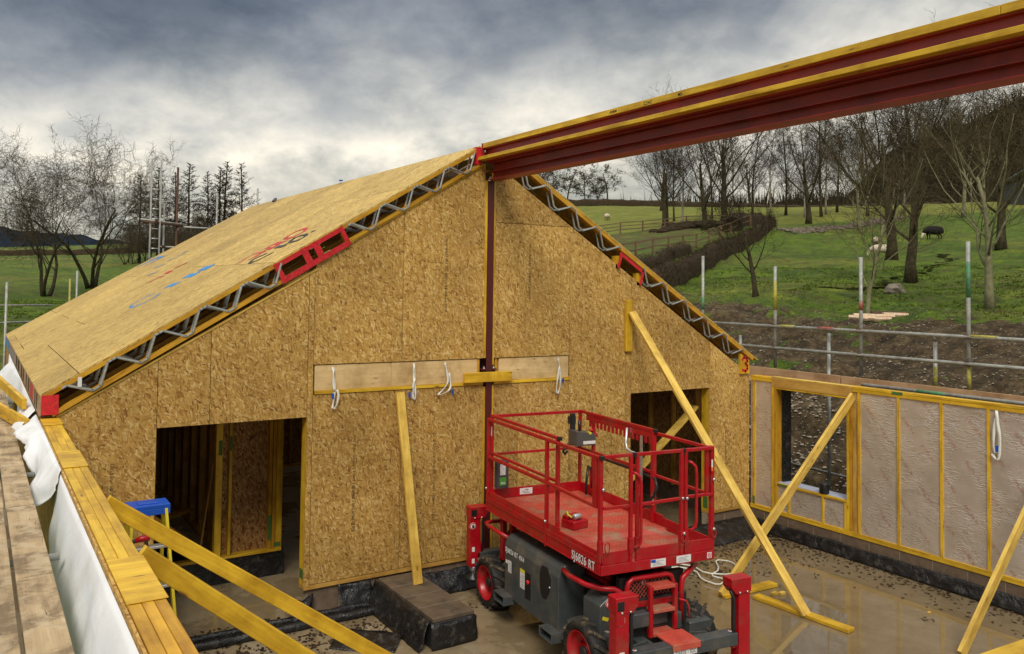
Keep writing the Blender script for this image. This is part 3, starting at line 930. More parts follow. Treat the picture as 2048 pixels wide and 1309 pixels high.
# right slope: seen from its raking edge
XR0 = .19
L1 = Vector((XR0, 0, rz(RXE))); up_r = Vector((-math.cos(TH), 0, math.sin(TH))); nr = Vector((math.sin(TH), 0, math.cos(TH)))
SR = (XR0 + 5.27) / math.cos(TH)
roof2 = thing('roof_slope', 'right roof slope seen edge on with open metal web joist falling to the eaves', 'roof', (-2.6, 5, 2.7))
m = MB(); m.prism([(0, RYN), (SR, RYN), (SR, RYF), (0, RYF)], up_r, Y, nr * -.018, L1, grain=up_r); m.build('deck_sheet', OSBR, roof2)
for ji, y in enumerate((.012, .42, .84, 1.6)):
    m = MB(); chord(m, y, H1, H2 + .015, .09, .12, SR - .3, L1, up_r, nr); m.build('top_chord', YELD, roof2)
    if ji:
        m = MB(); chord(m, y, H3, H4, .09, .12, SR - .3, L1, up_r, nr); m.build('bottom_chord', YELD, roof2)
    for sd_ in (-.05, .05):
        if ji < 2:
            webs(MB(), y + sd_, .42, 2.9, .56, L1, up_r, nr).build('metal_web', GALV, roof2); webs(MB(), y + sd_, 3.75, SR - .5, .56, L1, up_r, nr).build('metal_web', GALV, roof2)
MB().prism([(-.27, 2.66), (-.045, 2.66), (-.045, 2.89), (-.27, 3.01)], X, Z, Y * .05, (0, -.036, 0), grain=Z).build('eaves_end_block', YEL, roof2)
m = MB()
q3 = [(-.235, 2.90), (-.19, 2.945), (-.12, 2.93), (-.10, 2.88), (-.15, 2.835), (-.105, 2.80), (-.10, 2.745), (-.15, 2.70), (-.225, 2.73)]
for a, b_ in zip(q3[:-1], q3[1:]):
    d_ = (Vector((b_[0], 0, b_[1])) - Vector((a[0], 0, a[1]))).normalized() * .012
    m.beam(Vector((a[0], -.0375, a[1])) - d_, Vector((b_[0], -.0375, b_[1])) + d_, .003, .044, up=d_.cross(Y))
m.build('red_number', SPRED, roof2)
m = MB()
yy = -.037
for a, b_, wdt in (((-3.09, 4.66), (-2.62, 4.385), .055),):
    m.beam((a[0], yy, a[1]), (b_[0], yy, b_[1]), .006, wdt, up=nr)
m.beam((-3.07, yy - .001, 4.63), (-3.13, yy - .001, 4.43), .05, .006, up=Y)
m.beam((-2.60, yy - .001, 4.37), (-2.66, yy - .001, 4.17), .05, .006, up=Y)
m.build('red_sprayed_frame', SPRED, roof2)
MB().box((-3.15, .0, 4.42), (-3.06, .09, 4.62), Z).build('blocking', YEL, roof2); MB().box((-2.70, .0, 4.16), (-2.61, .09, 4.36), Z).build('blocking', YEL, roof2)

# ================================================================== REAR BUILDING ENCLOSURE
rw = thing('rear_wall', 'far end wall of strand board closing the roofed part, seen dark through the doorways', 'wall', (-5.5, 10.5, 0))
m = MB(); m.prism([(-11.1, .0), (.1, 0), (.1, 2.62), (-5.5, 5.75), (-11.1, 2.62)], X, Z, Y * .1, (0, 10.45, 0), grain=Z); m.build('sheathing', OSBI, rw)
for nm_, x0, x1 in (('left', -11.17, -11.0), ('right', .02, .15)):
    sw = thing('side_wall', '%s hand side wall of the roofed part behind the gable' % nm_, 'wall', ((x0 + x1) / 2, 5, 0))
    MB().box((x0, .17, GZ), (x1, 10.44, 2.64), Z).build('sheathing', OSBI, sw)
    m = MB()
    for i in range(17):
        yy_ = .5 + i * .6
        xa = x1 + .001 if nm_ == 'left' else x0 - .09
        m.box((xa, yy_, GZ), (xa + .089, yy_ + .038, 2.6), Z)
    m.build('stud_frame', TAN, sw)
    MB().box((x0 - .01, .17, 0), (x1 + .01, 10.44, GZ - .002), Y).build('plinth', BLOCK, sw)

# ================================================================== INTERIOR PARTITIONS
pt = thing('partition_wall', 'yellow stud partition backed with strand board inside the left doorway', 'partition', (-8.9, 1.6, .3))
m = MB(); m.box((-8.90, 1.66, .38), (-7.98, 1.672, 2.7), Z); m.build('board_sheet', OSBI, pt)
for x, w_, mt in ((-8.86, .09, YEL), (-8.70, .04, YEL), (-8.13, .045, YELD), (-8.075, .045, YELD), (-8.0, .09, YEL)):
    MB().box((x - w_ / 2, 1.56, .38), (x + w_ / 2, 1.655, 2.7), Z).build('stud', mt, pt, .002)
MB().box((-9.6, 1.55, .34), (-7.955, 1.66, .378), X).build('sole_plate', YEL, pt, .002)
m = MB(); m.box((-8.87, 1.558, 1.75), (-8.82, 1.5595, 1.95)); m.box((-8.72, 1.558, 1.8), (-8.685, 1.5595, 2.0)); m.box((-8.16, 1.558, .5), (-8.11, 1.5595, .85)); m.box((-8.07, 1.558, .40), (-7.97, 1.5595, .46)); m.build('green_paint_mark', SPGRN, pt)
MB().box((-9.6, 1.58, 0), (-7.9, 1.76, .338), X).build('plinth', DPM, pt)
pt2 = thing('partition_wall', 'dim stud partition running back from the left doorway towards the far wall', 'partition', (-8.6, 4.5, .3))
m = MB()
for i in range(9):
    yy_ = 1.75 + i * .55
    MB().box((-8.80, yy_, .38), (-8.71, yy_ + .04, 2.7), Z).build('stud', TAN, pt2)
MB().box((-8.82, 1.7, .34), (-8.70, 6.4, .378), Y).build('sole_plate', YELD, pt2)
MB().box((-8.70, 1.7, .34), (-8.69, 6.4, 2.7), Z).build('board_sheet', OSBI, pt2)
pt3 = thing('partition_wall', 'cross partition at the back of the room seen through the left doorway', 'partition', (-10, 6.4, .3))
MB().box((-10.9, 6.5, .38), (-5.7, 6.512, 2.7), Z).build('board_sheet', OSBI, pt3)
MB().box((-10.9, 6.4, .34), (-5.7, 6.5, .378), X).build('sole_plate', YELD, pt3)
for i in range(9):
    MB().box((-10.9 + i * .6, 6.4, .38), (-10.86 + i * .6, 6.5, 2.7), Z).build('stud', TAN, pt3)
one(MB().beam((-9.6, 4.3, .9), (-8.9, 4.6, 2.7), .04, .14, up=Y), 'diagonal_brace', PALE, 'dim diagonal brace board at the top left inside the left doorway', 'brace', bevel=.002)
one(MB().beam((-9.9, 1.2, 1.25), (-8.95, 1.35, .42), .04, .12, up=Y), 'loose_board', YELD, 'brown board sloping down behind the blue topped stepladder', 'board', bevel=.002)
one(MB().beam((-9.25, 2.9, .62), (-8.85, 3.2, .62), .12, .05), 'loose_board', YELD, 'short board lying level in the dark room behind the stepladder', 'board', bevel=.002)
one(MB().beam((-9.02, 1.9, .38), (-8.86, 1.75, 1.9), .10, .02, up=X), 'loose_board', TAN, 'thin board leaning on the partition inside the left doorway', 'board')
one(MB().box((-10.8, 1.8, .006), (-8.9, 6.3, .02), Y), 'dark_floor_sheet', BLACK, 'flat black sheet over the floor beyond the left doorway', 'sheet')  # thin black layer covering the floor of this room
# room behind the right doorway
pt4 = thing('partition_wall', 'dark stud wall in the depth of the right doorway', 'partition', (-1, 3.2, .3))
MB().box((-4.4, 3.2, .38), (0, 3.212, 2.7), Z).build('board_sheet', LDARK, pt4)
MB().box((-4.4, 3.1, .34), (0, 3.2, .378), X).build('sole_plate', TAN, pt4)
for x in (-3.4, -2.6, -1.72, -1.1, -.5, .0):
    MB().box((x - .04, 3.1, .38), (x, 3.2, 2.7), Z).build('stud', TAN, pt4)
one(MB().beam((-2.72, .9, 1.25), (-1.85, 1.0, 2.55), .04, .13, up=Y), 'diagonal_brace', TAN, 'dim brace board leaning up to the right inside the right doorway', 'brace', bevel=.002)
one(MB().beam((-2.95, .30, .72), (-1.02, .30, 2.1), .045, .14, up=Y), 'diagonal_brace', PALE, 'pale brace rising to the right across the inside of the right doorway', 'brace', bevel=.002)
one(MB().beam((-2.35, .7, .4), (-2.22, .75, 1.25), .04, .1, up=Y), 'upright_prop', YELD, 'short yellow upright standing in the lower left of the right doorway', 'prop', bevel=.002)

# ================================================================== PLINTHS AND MEMBRANES
def crumple(name, mat, label, cat, p0, p1, h0, h1, out, seed=0, nu=60, nv=8, amp=.03, prof=None, parent=None):
    """a crumpled strip from p0 to p1: top at h1 near the wall, foot at h0 pushed 'out' from the wall"""
    p0 = Vector(p0); p1 = Vector(p1); out = Vector(out)
    d = p1 - p0
    vs = []
    for i in range(nu + 1):
        for j in range(nv + 1):
            t, s_ = i / nu, j / nv
            base_ = p0 + d * t
            o_ = 1 - s_
            n_ = mnoise.noise(Vector((t * d.length * 2.2 + seed, s_ * 2, seed)))
            n2_ = mnoise.noise(Vector((t * d.length * 7 + seed, s_ * 5, seed + 9)))
            q = base_ + out * (o_ * (1 if prof is None else prof(t)) + .12 * o_) + out.normalized() * (amp * n_ + amp * .5 * n2_ + .02)
            q.z = h0 + (h1 - h0) * s_ * (1 + .18 * n_ if j == nv else 1)
            if j == 0: q.z = h0
            vs.append(q)
    fs = [(i * (nv + 1) + j, i * (nv + 1) + j + 1, (i + 1) * (nv + 1) + j + 1, (i + 1) * (nv + 1) + j) for i in range(nu) for j in range(nv)]
    m = MB(); m.add(vs, fs, d, smooth=True)
    o = m.build(name, mat, parent, solid=.004)
    if parent is None:
        tag(o, label, cat)
    return o


def courses(name, label, lo, hi, axis, mat=BLOCK, step=.44):
    t_ = thing(name, label, 'plinth wall', ((lo[0] + hi[0]) / 2, (lo[1] + hi[1]) / 2, lo[2]))
    a, b_ = lo[axis], hi[axis]
    k = a
    while k < b_ - .02:
        e = min(k + step, b_)
        l_, h_ = list(lo), list(hi); l_[axis] = k + .005; h_[axis] = e - .005
        MB().box(l_, h_, X if axis == 0 else Y).build('block', mat, t_, .004)
        k = e
    l_, h_ = list(lo), list(hi)
    ins = 1 - axis
    l_[ins] += .006; h_[ins] -= .006; h_[2] -= .004; l_[axis] += .003; h_[axis] -= .003
    MB().box(l_, h_).build('mortar_bed', CONC, t_)
    return t_


courses('plinth_wall', 'blockwork plinth under the gable left of the steel column', (-8.16, .03, .002), (-5.6, .15, GZ - .004), 0)
courses('plinth_wall', 'blockwork plinth under the gable between the lift and the right doorway', (-5.6, .03, .002), (-2.81, .15, GZ - .004), 0)
courses('plinth_wall', 'short blockwork plinth under the gable at the inside corner', (-1.03, .03, .002), (-.01, .15, GZ - .004), 0)
courses('plinth_wall', 'long blockwork plinth under the foil lined wall', (.01, -7.2, .002), (.14, .02, GZ - .004), 1, step=.46)
courses('plinth_wall', 'blockwork plinth under the left wall and first gable bay', (-11.0, .03, .002), (-9.99, .15, GZ - .004), 0)
crumple('damp_proof_membrane', DPM, 'black membrane strip lapped up the plinth under the foil lined wall', 'membrane', (-.005, .0, 0), (-.005, -7.2, 0), .002, .20, (-.06, 0, 0), 3, 110, 6, .012)
crumple('damp_proof_membrane', DPM, 'crumpled black membrane along the foot of the gable by the lift', 'membrane', (-7.2, .02, 0), (-4.6, .02, 0), .002, .26, (0, -.16, 0), 8, 60, 8, .05)
crumple('damp_proof_membrane', DPM, 'folded black membrane heaped in the corner below the right end of the gable', 'membrane', (-2.9, .0, 0), (-.1, .0, 0), .004, .20, (0, -.42, 0), 15, 70, 10, .09)
crumple('damp_proof_membrane', DPM, 'black membrane hanging loose below the gable beside the left doorway', 'membrane', (-7.75, .02, 0), (-7.3, .02, 0), .01, .33, (0, -.10, 0), 31, 14, 7, .05)
crumple('damp_proof_membrane', DPM, 'flattened black membrane offcut on the floor left of the stub wall', 'membrane', (-7.95, -.55, 0), (-7.35, -1.0, 0), .006, .05, (-.25, -.3, 0), 23, 16, 8, .05)
m = MB()
for yy_, r_, sd in ((-.10, .05, 1), (.10, .045, 5)):
    m.tube([(-10.6 + i * .16, yy_ - .18 + .03 * mnoise.noise(Vector((i * .4, sd, 0))), .05 + .012 * mnoise.noise(Vector((i * .7, sd, 3)))) for i in range(22)], [r_ * (1 + .25 * mnoise.noise(Vector((i * .9, sd, 7)))) for i in range(22)], 8)
one(m, 'damp_proof_membrane', DPM, 'rolled black membrane lying on the floor across the left doorway', 'membrane')
m = MB(); m.tube([(-8.45, .02, .19), (-8.30, -.02, .15), (-8.18, -.04, .16), (-8.1, -.03, .3)], [.03, .10, .09, .01], 8)
one(m, 'damp_proof_membrane', DPM, 'curl of black membrane sticking out under the gable corner at the left doorway', 'membrane')
# stub wall
sb = thing('stub_wall', 'low block stub wall wrapped in black membrane standing out from the gable', 'stub wall', (-6.95, -.75, 0))
MB().box((-7.24, -1.47, .002), (-6.67, -.03, .285), Y).build('core', LDARK, sb, .01)
for i in range(4):
    MB().box((-7.22 + .006 * (i % 2), -1.46 + i * .36, .288), (-6.665, -1.125 + i * .36, .335), Y).build('coping_slab', COPE, sb, .005)
MB().box((-7.212, -1.45, .286), (-6.672, -.04, .329), Y).build('mortar_joint', m_plain('pinkish_mortar', (.18, .125, .085), .8, 0, .3, 14, .2), sb)
crumple('x', DPM, '', '', (-7.245, -.05, 0), (-7.245, -1.48, 0), .003, .33, (-.13, 0, 0), 41, 30, 7, .03, parent=sb).name = 'membrane_side'
crumple('x', DPM, '', '', (-7.26, -1.475, 0), (-6.66, -1.475, 0), .003, .29, (0, -.012, 0), 47, 12, 5, .012, parent=sb).name = 'membrane_end'
crumple('x', DPM, '', '', (-6.662, -1.48, 0), (-6.662, -.05, 0), .003, .27, (.012, 0, 0), 52, 24, 5, .015, parent=sb).name = 'membrane_side'

# leaf litter
rl = random.Random(11)
m = MB()
for i in range(3600):
    r_ = rl.random()
    if r_ < .55:
        x, y = rl.uniform(-3.4, -.1), -.18 - abs(rl.gauss(0, .62))
        if rl.random() < .3: x, y = -.08 - abs(rl.gauss(0, .35)), rl.uniform(-6, -.2)
    elif r_ < .80:
        x, y = rl.uniform(-10.3, -6.8), rl.uniform(-.9, .2)
        if rl.random() < .4: x, y = rl.gauss(-8.2, .9), -.45 - abs(rl.gauss(0, .25))
    else:
        k = rl.randrange(60); rc = random.Random(k)
        x, y = rc.uniform(-9.8, -.3) + rl.gauss(0, .07), rc.uniform(-6, -.3) + rl.gauss(0, .045)
    a0 = rl.uniform(0, 6.3); sz = rl.uniform(.008, .034)
    c0 = Vector((x, y, .004 + rl.uniform(0, .010)))
    tl = Vector((rl.uniform(-.3, .3), rl.uniform(-.3, .3), 1)).normalized()
    t1 = tl.cross(Vector((math.cos(a0), math.sin(a0), 0))).normalized(); t2 = tl.cross(t1)
    m.add([c0 + t1 * sz * math.cos(k_ * 1.2566) * rl.uniform(.6, 1.3) + t2 * sz * .6 * math.sin(k_ * 1.2566) * rl.uniform(.6, 1.3) for k_ in range(5)], [(0, 1, 2, 3, 4)], X)
tag(m.build('leaf_litter', LITTER), 'wet dark leaf litter drifted over the muddy floor', 'leaf litter', kind='stuff')

rq = random.Random(77)
for i, (x, y, lb) in enumerate(((-2.35, -2.25, 'small pale timber offcut on the floor between the two sole boards'), (-2.25, -2.3, 'second tiny offcut beside the sole boards'), (-1.1, -3.6, 'yellow wood chip lying alone on the wet floor near the foil lined wall'), (-2.8, -1.1, 'pale wood chip on the floor beyond the lift'))):
    sz = .05 if i < 2 else .025
    one(MB().box((x - sz, y - sz * .5, .004), (x + sz, y + sz * .5, .004 + sz * .7)), 'timber_offcut', PALE, lb, 'offcut')

# ================================================================== RIGHT WALL (foil insulated)
fwl = thing('insulated_wall', 'open stud wall on the right filled with foil insulation, with a square window opening', 'wall', (.07, -3.5, GZ))
WB, WT = GZ, 2.64


def stud(y0, y1, z0=WB + .075, z1=2.56, x0=.0, mat=YEL, nm='stud'):
    MB().box((x0, y0, z0), (.14, y1, z1), Z).build(nm, mat, fwl, .002)


MB().box((0, -.445, 2.595), (.14, -.02, 2.63), Y).build('top_plate', YEL, fwl, .002)
MB().box((.001, -.445, 2.55), (.14, -.02, 2.593), Y).build('top_plate', YEL, fwl, .002)
MB().box((-.004, -1.885, 2.475), (.06, -.448, 2.625), Y).build('header', TAN, fwl, .003)
MB().box((.0, -1.885, 2.627), (.14, -.448, 2.648), Y).build('top_plate', PALE, fwl, .002)
MB().box((.001, -1.80, 2.445), (.14, -.53, 2.473), Y).build('window_head', YEL, fwl, .002)
for a, b_ in ((-3.3, -1.888), (-7.2, -3.303)):
    MB().box((-.002, a, 2.612), (.142, b_, 2.648), Y).build('top_plate', YEL, fwl, .002)
    MB().box((0, a, 2.562), (.14, b_, 2.609), Y).build('top_plate', YEL, fwl, .002)
for z0, z1 in ((WB, WB + .036), (WB + .038, WB + .073)):
    MB().box((-.001 if z0 == WB else 0, -7.2, z0), (.14, -1.888, z1), Y).build('bottom_plate', YEL, fwl, .002)
    MB().box((-.001 if z0 == WB else 0, -1.886, z0), (.14, -.02, z1), Y).build('bottom_plate', YEL, fwl, .002)
stud(-.115, -.07); stud(-.490, -.448, z1=2.474); stud(-.533, -.492, z1=2.474, mat=YELD); stud(-.568, -.535, z1=.83)
stud(-.795, -.757, z1=.83); stud(-1.405, -1.367, z1=.83); stud(-1.79, -1.752, z1=.83)
stud(-1.835, -1.792, z1=2.474); stud(-1.882, -1.837, z1=2.474, mat=YELD); stud(-1.945, -1.888, mat=TAN, x0=.012); stud(-2.01, -1.972)
y = -2.61
while y > -7:
    stud(y, y + .038); y -= .6
MB().box((-.003, -1.79, .832), (.05, -.535, .868), Y).build('window_sill', YEL, fwl, .002)
MB().box((.052, -1.79, .84), (.30, -.535, .873), Y).build('sill_liner', m_plain('pale_blue_liner', (.42, .46, .60), .5, 0, .1, 8, .05), fwl)
m = MB(); m.box((.145, -.58, .87), (.34, -.535, 2.45), Z); m.box((.145, -1.8, 2.42), (.34, -.535, 2.46), Y); m.box((.145, -1.80, .87), (.34, -1.79, 2.45), Z); m.build('reveal_membrane', DPM, fwl)
m = MB()
for a, b_ in ((-.448, -.02), (-.757, -.57), (-1.367, -.797), (-1.752, -1.407), (-7.2, -1.95)):
    z1 = .83 if -1.8 < a < -.5 else 2.58
    n_ = max(2, int((b_ - a) / .10)); nz_ = int((z1 - .41) / .10)
    vs = []
    for i in range(n_ + 1):
        for j in range(nz_ + 1):
            yy_ = a + (b_ - a) * i / n_; zz = .41 + (z1 - .41) * j / nz_
            vs.append((.020 + .010 * mnoise.noise(Vector((yy_ * 2.5, zz * 4, 2))), yy_, zz))
    fs = [(i * (nz_ + 1) + j, i * (nz_ + 1) + j + 1, (i + 1) * (nz_ + 1) + j + 1, (i + 1) * (nz_ + 1) + j) for i in range(n_) for j in range(nz_)]
    m.add(vs, fs, Z, smooth=True)
m.build('foil_insulation', FOIL, fwl)
m = MB(); m.box((.141, -.535, WB), (.155, 0, 2.64), Z); m.box((.141, -7.2, WB), (.155, -1.80, 2.64), Z); m.box((.141, -1.8, WB), (.155, -.535, .83), Z); m.build('outer_sheathing', OSBW, fwl)
gp = MB(); gp.box((-.0045, -2.66, 2.60), (-.003, -2.5, 2.645)); gp.box((-.0045, -.75, .835), (-.0035, -.56, .866)); gp.box((-.0015, -.115, .42), (-.0005, -.07, .55)); gp.build('green_paint_mark', SPGRN, fwl)
one(MB().lathe([(.07, 0), (.075, .02), (.075, .15), (.07, .165)], (.07, -1.37, .872), 'z', 14), 'black_pot', BLACK, 'small black tub sitting on the window sill of the foil lined wall', 'tub')

# ================================================================== LEFT WALL in the foreground
lw = thing('timber_wall', 'near left stud wall topped with three yellow timbers and square cover pads', 'wall', (-11.08, -5, GZ))
segs = [(-9.6, -5.55), (-5.55, -2.5), (-2.5, -.05)]
for k, (xa, xb) in enumerate(((-11.170, -11.112), (-11.110, -11.058), (-11.056, -11.002))):
    cuts_ = [-9.6, -7.4 - .3 * k, -5.5, -3.9 - .35 * k, -1.5 + .0 * k, .10]
    for a, b_ in zip(cuts_[:-1], cuts_[1:]):
        MB().box((xa, a + .001, 2.562), (xb, b_ - .001, 2.640 - .0015 * ((k + int(a)) % 2)), Y).build('top_timber', YEL if a > -5.6 else YELD, lw, .003)
for a, b_ in ((-.46, -.05), (-2.52, -1.87), (-5.50, -4.86), (-8.9, -8.2)):
    MB().box((-11.176, a, 2.6415), (-10.992, b_, 2.649), X).build('cover_pad', YEL, lw, .004)
m = MB(); m.box((-11.172, -9.6, GZ), (-11.005, .0, 2.56), Z); m.build('wall_frame', YELD, lw)
MB().box((-11.188, -9.6, GZ), (-11.174, .02, 2.628), Z).build('sheathing', OSBW, lw)
MB().box((-11.004, -9.6, GZ), (-10.996, -.03, 2.5), Z).build('inner_board', OSBW, lw)
courses('plinth_wall', 'blockwork plinth under the near left wall', (-11.16, -9.6, .002), (-11.02, 0.0, GZ - .004), 1, step=.6)

# white breather membrane hanging outside the left wall
def drape(label, y0, y1, fn, seed, nu=90, nv=14):
    vs = []
    for i in range(nu + 1):
        t = i / nu; yv_ = y0 + (y1 - y0) * t
        for j in range(nv + 1):
            s_ = j / nv
            top, bot, outw = fn(yv_)
            n_ = mnoise.noise(Vector((yv_ * 2.4, s_ * 2.2, seed)))
            n2_ = mnoise.noise(Vector((yv_ * 8, s_ * 4, seed + 4)))
            xx = -11.192 - outw * (s_ ** .8) * (1 + .35 * n_) - .012 * s_ * n2_ * 2
            zz = top + (bot - top) * s_ + .03 * n_ * s_
            vs.append((xx, yv_ + .02 * n2_ * s_, zz))
    m = MB(); m.add(vs, [(i * (nv + 1) + j, i * (nv + 1) + j + 1, (i + 1) * (nv + 1) + j + 1, (i + 1) * (nv + 1) + j) for i in range(nu) for j in range(nv)], Y, smooth=True)
    return one(m, 'breather_membrane', FAB, label, 'membrane', solid=.003)


def lerpf(tab, y_):
    tab = sorted(tab)
    if y_ <= tab[0][0]: return tab[0][1]
    for (a, va), (b_, vb) in zip(tab[:-1], tab[1:]):
        if y_ <= b_: return va + (vb - va) * (y_ - a) / (b_ - a)
    return tab[-1][1]


drape('long white membrane hanging down the outside of the near left wall', -9.6, -2.35,
      lambda y_: (2.60, lerpf([(-9.6, 1.9), (-5.6, 2.02), (-4.6, 2.1), (-3.9, 1.95), (-3.0, 1.75), (-2.35, 1.9)], y_), lerpf([(-9.6, .19), (-5.2, .17), (-4.6, .13), (-3.6, .15), (-3.0, .11), (-2.35, .05)], y_)), 3)
drape('loose torn flap of white membrane folded out beside the red end block', -2.55, .35,
      lambda y_: (2.64, lerpf([(-2.55, 2.45), (-2.2, 2.28), (-1.5, 2.32), (-.9, 2.5), (-.3, 2.55), (.35, 2.5)], y_), lerpf([(-2.55, .04), (-2.1, .22), (-1.5, .13), (-.8, .16), (-.2, .26), (.35, .12)], y_)), 12, 60, 10)
drape('white membrane hanging ragged under the roof eaves', .5, 8.2,
      lambda y_: (2.66, 2.1 + .25 * math.sin(y_ * 2.1), .17 + .13 * math.sin(y_ * 1.3)), 20, 70, 10)

# ================================================================== SCAFFOLD DECK on the left
sdk = thing('scaffold_platform', 'weathered timber scaffold boards forming the walkway at the left edge', 'scaffold', (-11.7, -3, 0))
BX = [-11.372, -11.572, -11.80, -12.03, -12.26]
for k in range(4):
    ends = [-10.5, -6.6 + .5 * k, -2.72 - .004 * k, 1.15 + .0 * k, 4.9]
    for a, b_ in zip(ends[:-1], ends[1:]):
        dx = .004 * ((k * 3 + int(a * 2)) % 3 - 1)
        MB().box((BX[k + 1] + .006 + dx, a + .010, 2.402), (BX[k] - .006 + dx, b_ - .010, 2.44 + .003 * ((k + int(a)) % 2)), Y).build('board', SCB, sdk, .003)
for y_ in (-8.6, -6.2, -3.8, -1.4, 1.0, 3.4, 5.8):
    MB().tube([(-12.6, y_, 2.372), (-11.30, y_, 2.372)], .024, 8).build('transom_tube', POLE, sdk)
for y_ in (-6.0, -3.9, 5.6):
    MB().tube([(-12.32, y_, -.3), (-12.32, y_, 3.6)], .024, 8).build('standard_tube', POLE, sdk)
MB().tube([(-12.34, -10, 2.33), (-12.34, 6, 2.33)], .024, 8).build('ledger_tube', POLE, sdk)
one(MB().beam((-11.25, .4, 2.50), (-11.9, 3.2, 2.62), .04, .15, up=Z), 'loose_timber', YEL, 'yellow timber lying askew over the far end of the scaffold boards', 'timber', bevel=.003)
one(MB().beam((-11.28, .9, 2.68), (-11.6, 3.6, 2.80), .05, .12, up=Z), 'loose_timber', YEL, 'second yellow timber lying behind the first at the scaffold end', 'timber', bevel=.003)

# ================================================================== BRACES AND PROPS
def brace(label, a, b_, w_=.045, h_=.145, up=(0, -1, .0), mat=PALE, name='brace_timber', grp=None):
    return one(MB().beam(a, b_, w_, h_, up=up), name, mat, label, 'brace', grp, .004)


brace('upper of two long yellow rakers sloping down from the left wall', (-11.0, -3.50, 2.595), (-7.33, -3.50, .02), .045, .108, up=Z, mat=YEL)
brace('lower and nearer of two yellow rakers sloping down from the left wall', (-11.0, -4.78, 2.63), (-7.72, -4.78, .02), .045, .105, up=Z, mat=YEL)
brace('long pale brace from the gable down to the floor in front of the right doorway', (-2.87, -.075, 3.74), (-2.63, -2.93, .03), .13, .045, up=(0, -1, -.7))
one(MB().box((-2.965, -.046, 3.12), (-2.825, -.002, 3.93), Z), 'timber_cleat', YEL, 'yellow upright board nailed to the gable at the top of the long pale brace', 'timber cleat', bevel=.004)
brace('pale brace from the top of the window opening down to the floor, crossing the other', (-.03, -1.915, 2.50), (-3.08, -1.99, .04), .045, .135, up=Z)
brace('pale brace at the right edge rising to the foil lined wall', (-.02, -4.42, 1.80), (-1.99, -4.42, .0), .045, .135, up=Z)
one(MB().beam((-2.66, -2.20, .026), (-2.55, -3.47, .026), .15, .045), 'sole_board', YEL, 'yellow board flat on the floor at the foot of the long pale brace', 'board', bevel=.004)
one(MB().beam((-3.06, -1.98, .026), (-2.05, -2.02, .026), .14, .045), 'sole_board', YEL, 'yellow board flat on the floor behind the right hand lift leg', 'board', bevel=.004)
one(MB().beam((-6.95, -.048, 2.70), (-6.86, -.46, .337), .12, .045, up=(0, -1, -.15)), 'leaning_plank', PALE, 'narrow pale plank leaning on the gable with its foot on the stub wall', 'plank', bevel=.004)
bt = thing('wall_frame', 'yellow timber frame top crossing the bottom right corner close to the camera', 'frame', (-5.4, -6.95, 0))
MB().beam((-6.92, -6.985, 1.98), (-4.3, -7.12, 1.98), .30, .04).build('top_board', YEL, bt, .004)
for x in (-6.2, -5.2, -4.4):
    MB().box((x, -7.1, 0), (x + .045, -7.0, 1.958), Z).build('stud', YEL, bt)

# ================================================================== SLINGS
def strip(m, pts, wd, side, th_=.003):
    pts = [Vector(p) for p in pts]
    P_ = []
    for i in range(len(pts) - 1):
        for k in range(3): P_.append(pts[i].lerp(pts[i + 1], k / 3))
    P_.append(pts[-1])
    for _ in range(2):
        P_ = [P_[0]] + [(P_[i - 1] + P_[i] * 2 + P_[i + 1]) / 4 for i in range(1, len(P_) - 1)] + [P_[-1]]
    side = Vector(side)
    vs = []
    for i, p in enumerate(P_):
        s_ = side.copy(); s_.rotate(Matrix.Rotation(.5 * math.sin(i * .9), 3, 'Z'))
        vs += [p - s_ * wd / 2, p + s_ * wd / 2]
    m.add(vs, [(2 * i, 2 * i + 1, 2 * i + 3, 2 * i + 2) for i in range(len(P_) - 1)], Z, smooth=True)


def sling(label, top, pts, blue):
    t_ = thing('lifting_sling', label, 'sling', top, group='white webbing lifting slings')
    a = Vector(top)
    m = MB()
    for i, ps in enumerate(pts):
        strip(m, [a + Vector((p[0], -.012 - .008 * i - .004 * k, p[1])) for k, p in enumerate(ps)], .03 - .006 * i, X)
    m.build('webbing', WEB, t_, solid=.004)
    b0 = a + Vector((blue[0], -.03, blue[1]))
    MB().box(b0 - Vector((.013, .004, .035)), b0 + Vector((.013, .006, .035))).build('blue_label', BLUEP, t_)


sling('first white sling at the left end of the recessed beam, hanging lowest', (-7.89, -.012, 3.06), [[(0, 0), (.02, -.16), (.03, -.30), (.01, -.45), (-.01, -.53), (.05, -.50), (.08, -.36), (.05, -.28)], [(.01, -.02), (.0, -.2), (.02, -.3)]], (.0, -.36))
sling('second white sling above the leaning plank with a blue tag', (-6.73, -.012, 3.07), [[(0, 0), (-.01, -.18), (.02, -.34), (.03, -.46), (-.01, -.50), (-.02, -.38), (0, -.2)], [(.0, -.02), (.02, -.18), (-.03, -.33)]], (-.07, -.41))
sling('third white sling on the beam, looped out to the left', (-6.25, -.012, 3.06), [[(0, 0), (.03, -.12), (.06, -.26), (.0, -.34), (-.14, -.44), (-.05, -.42), (.06, -.38), (.09, -.30), (.05, -.14)]], (.12, -.40))
sling('fourth white sling near the right end of the recessed beam', (-4.29, -.012, 3.06), [[(0, 0), (.02, -.14), (.04, -.3), (.03, -.44), (-.03, -.55), (-.05, -.45), (-.03, -.3), (0, -.12)]], (.08, -.33))
t_ = thing('lifting_sling', 'white sling hanging down the foil insulation at the far right', 'sling', (-.01, -3.9, 2.56), group='white webbing lifting slings')
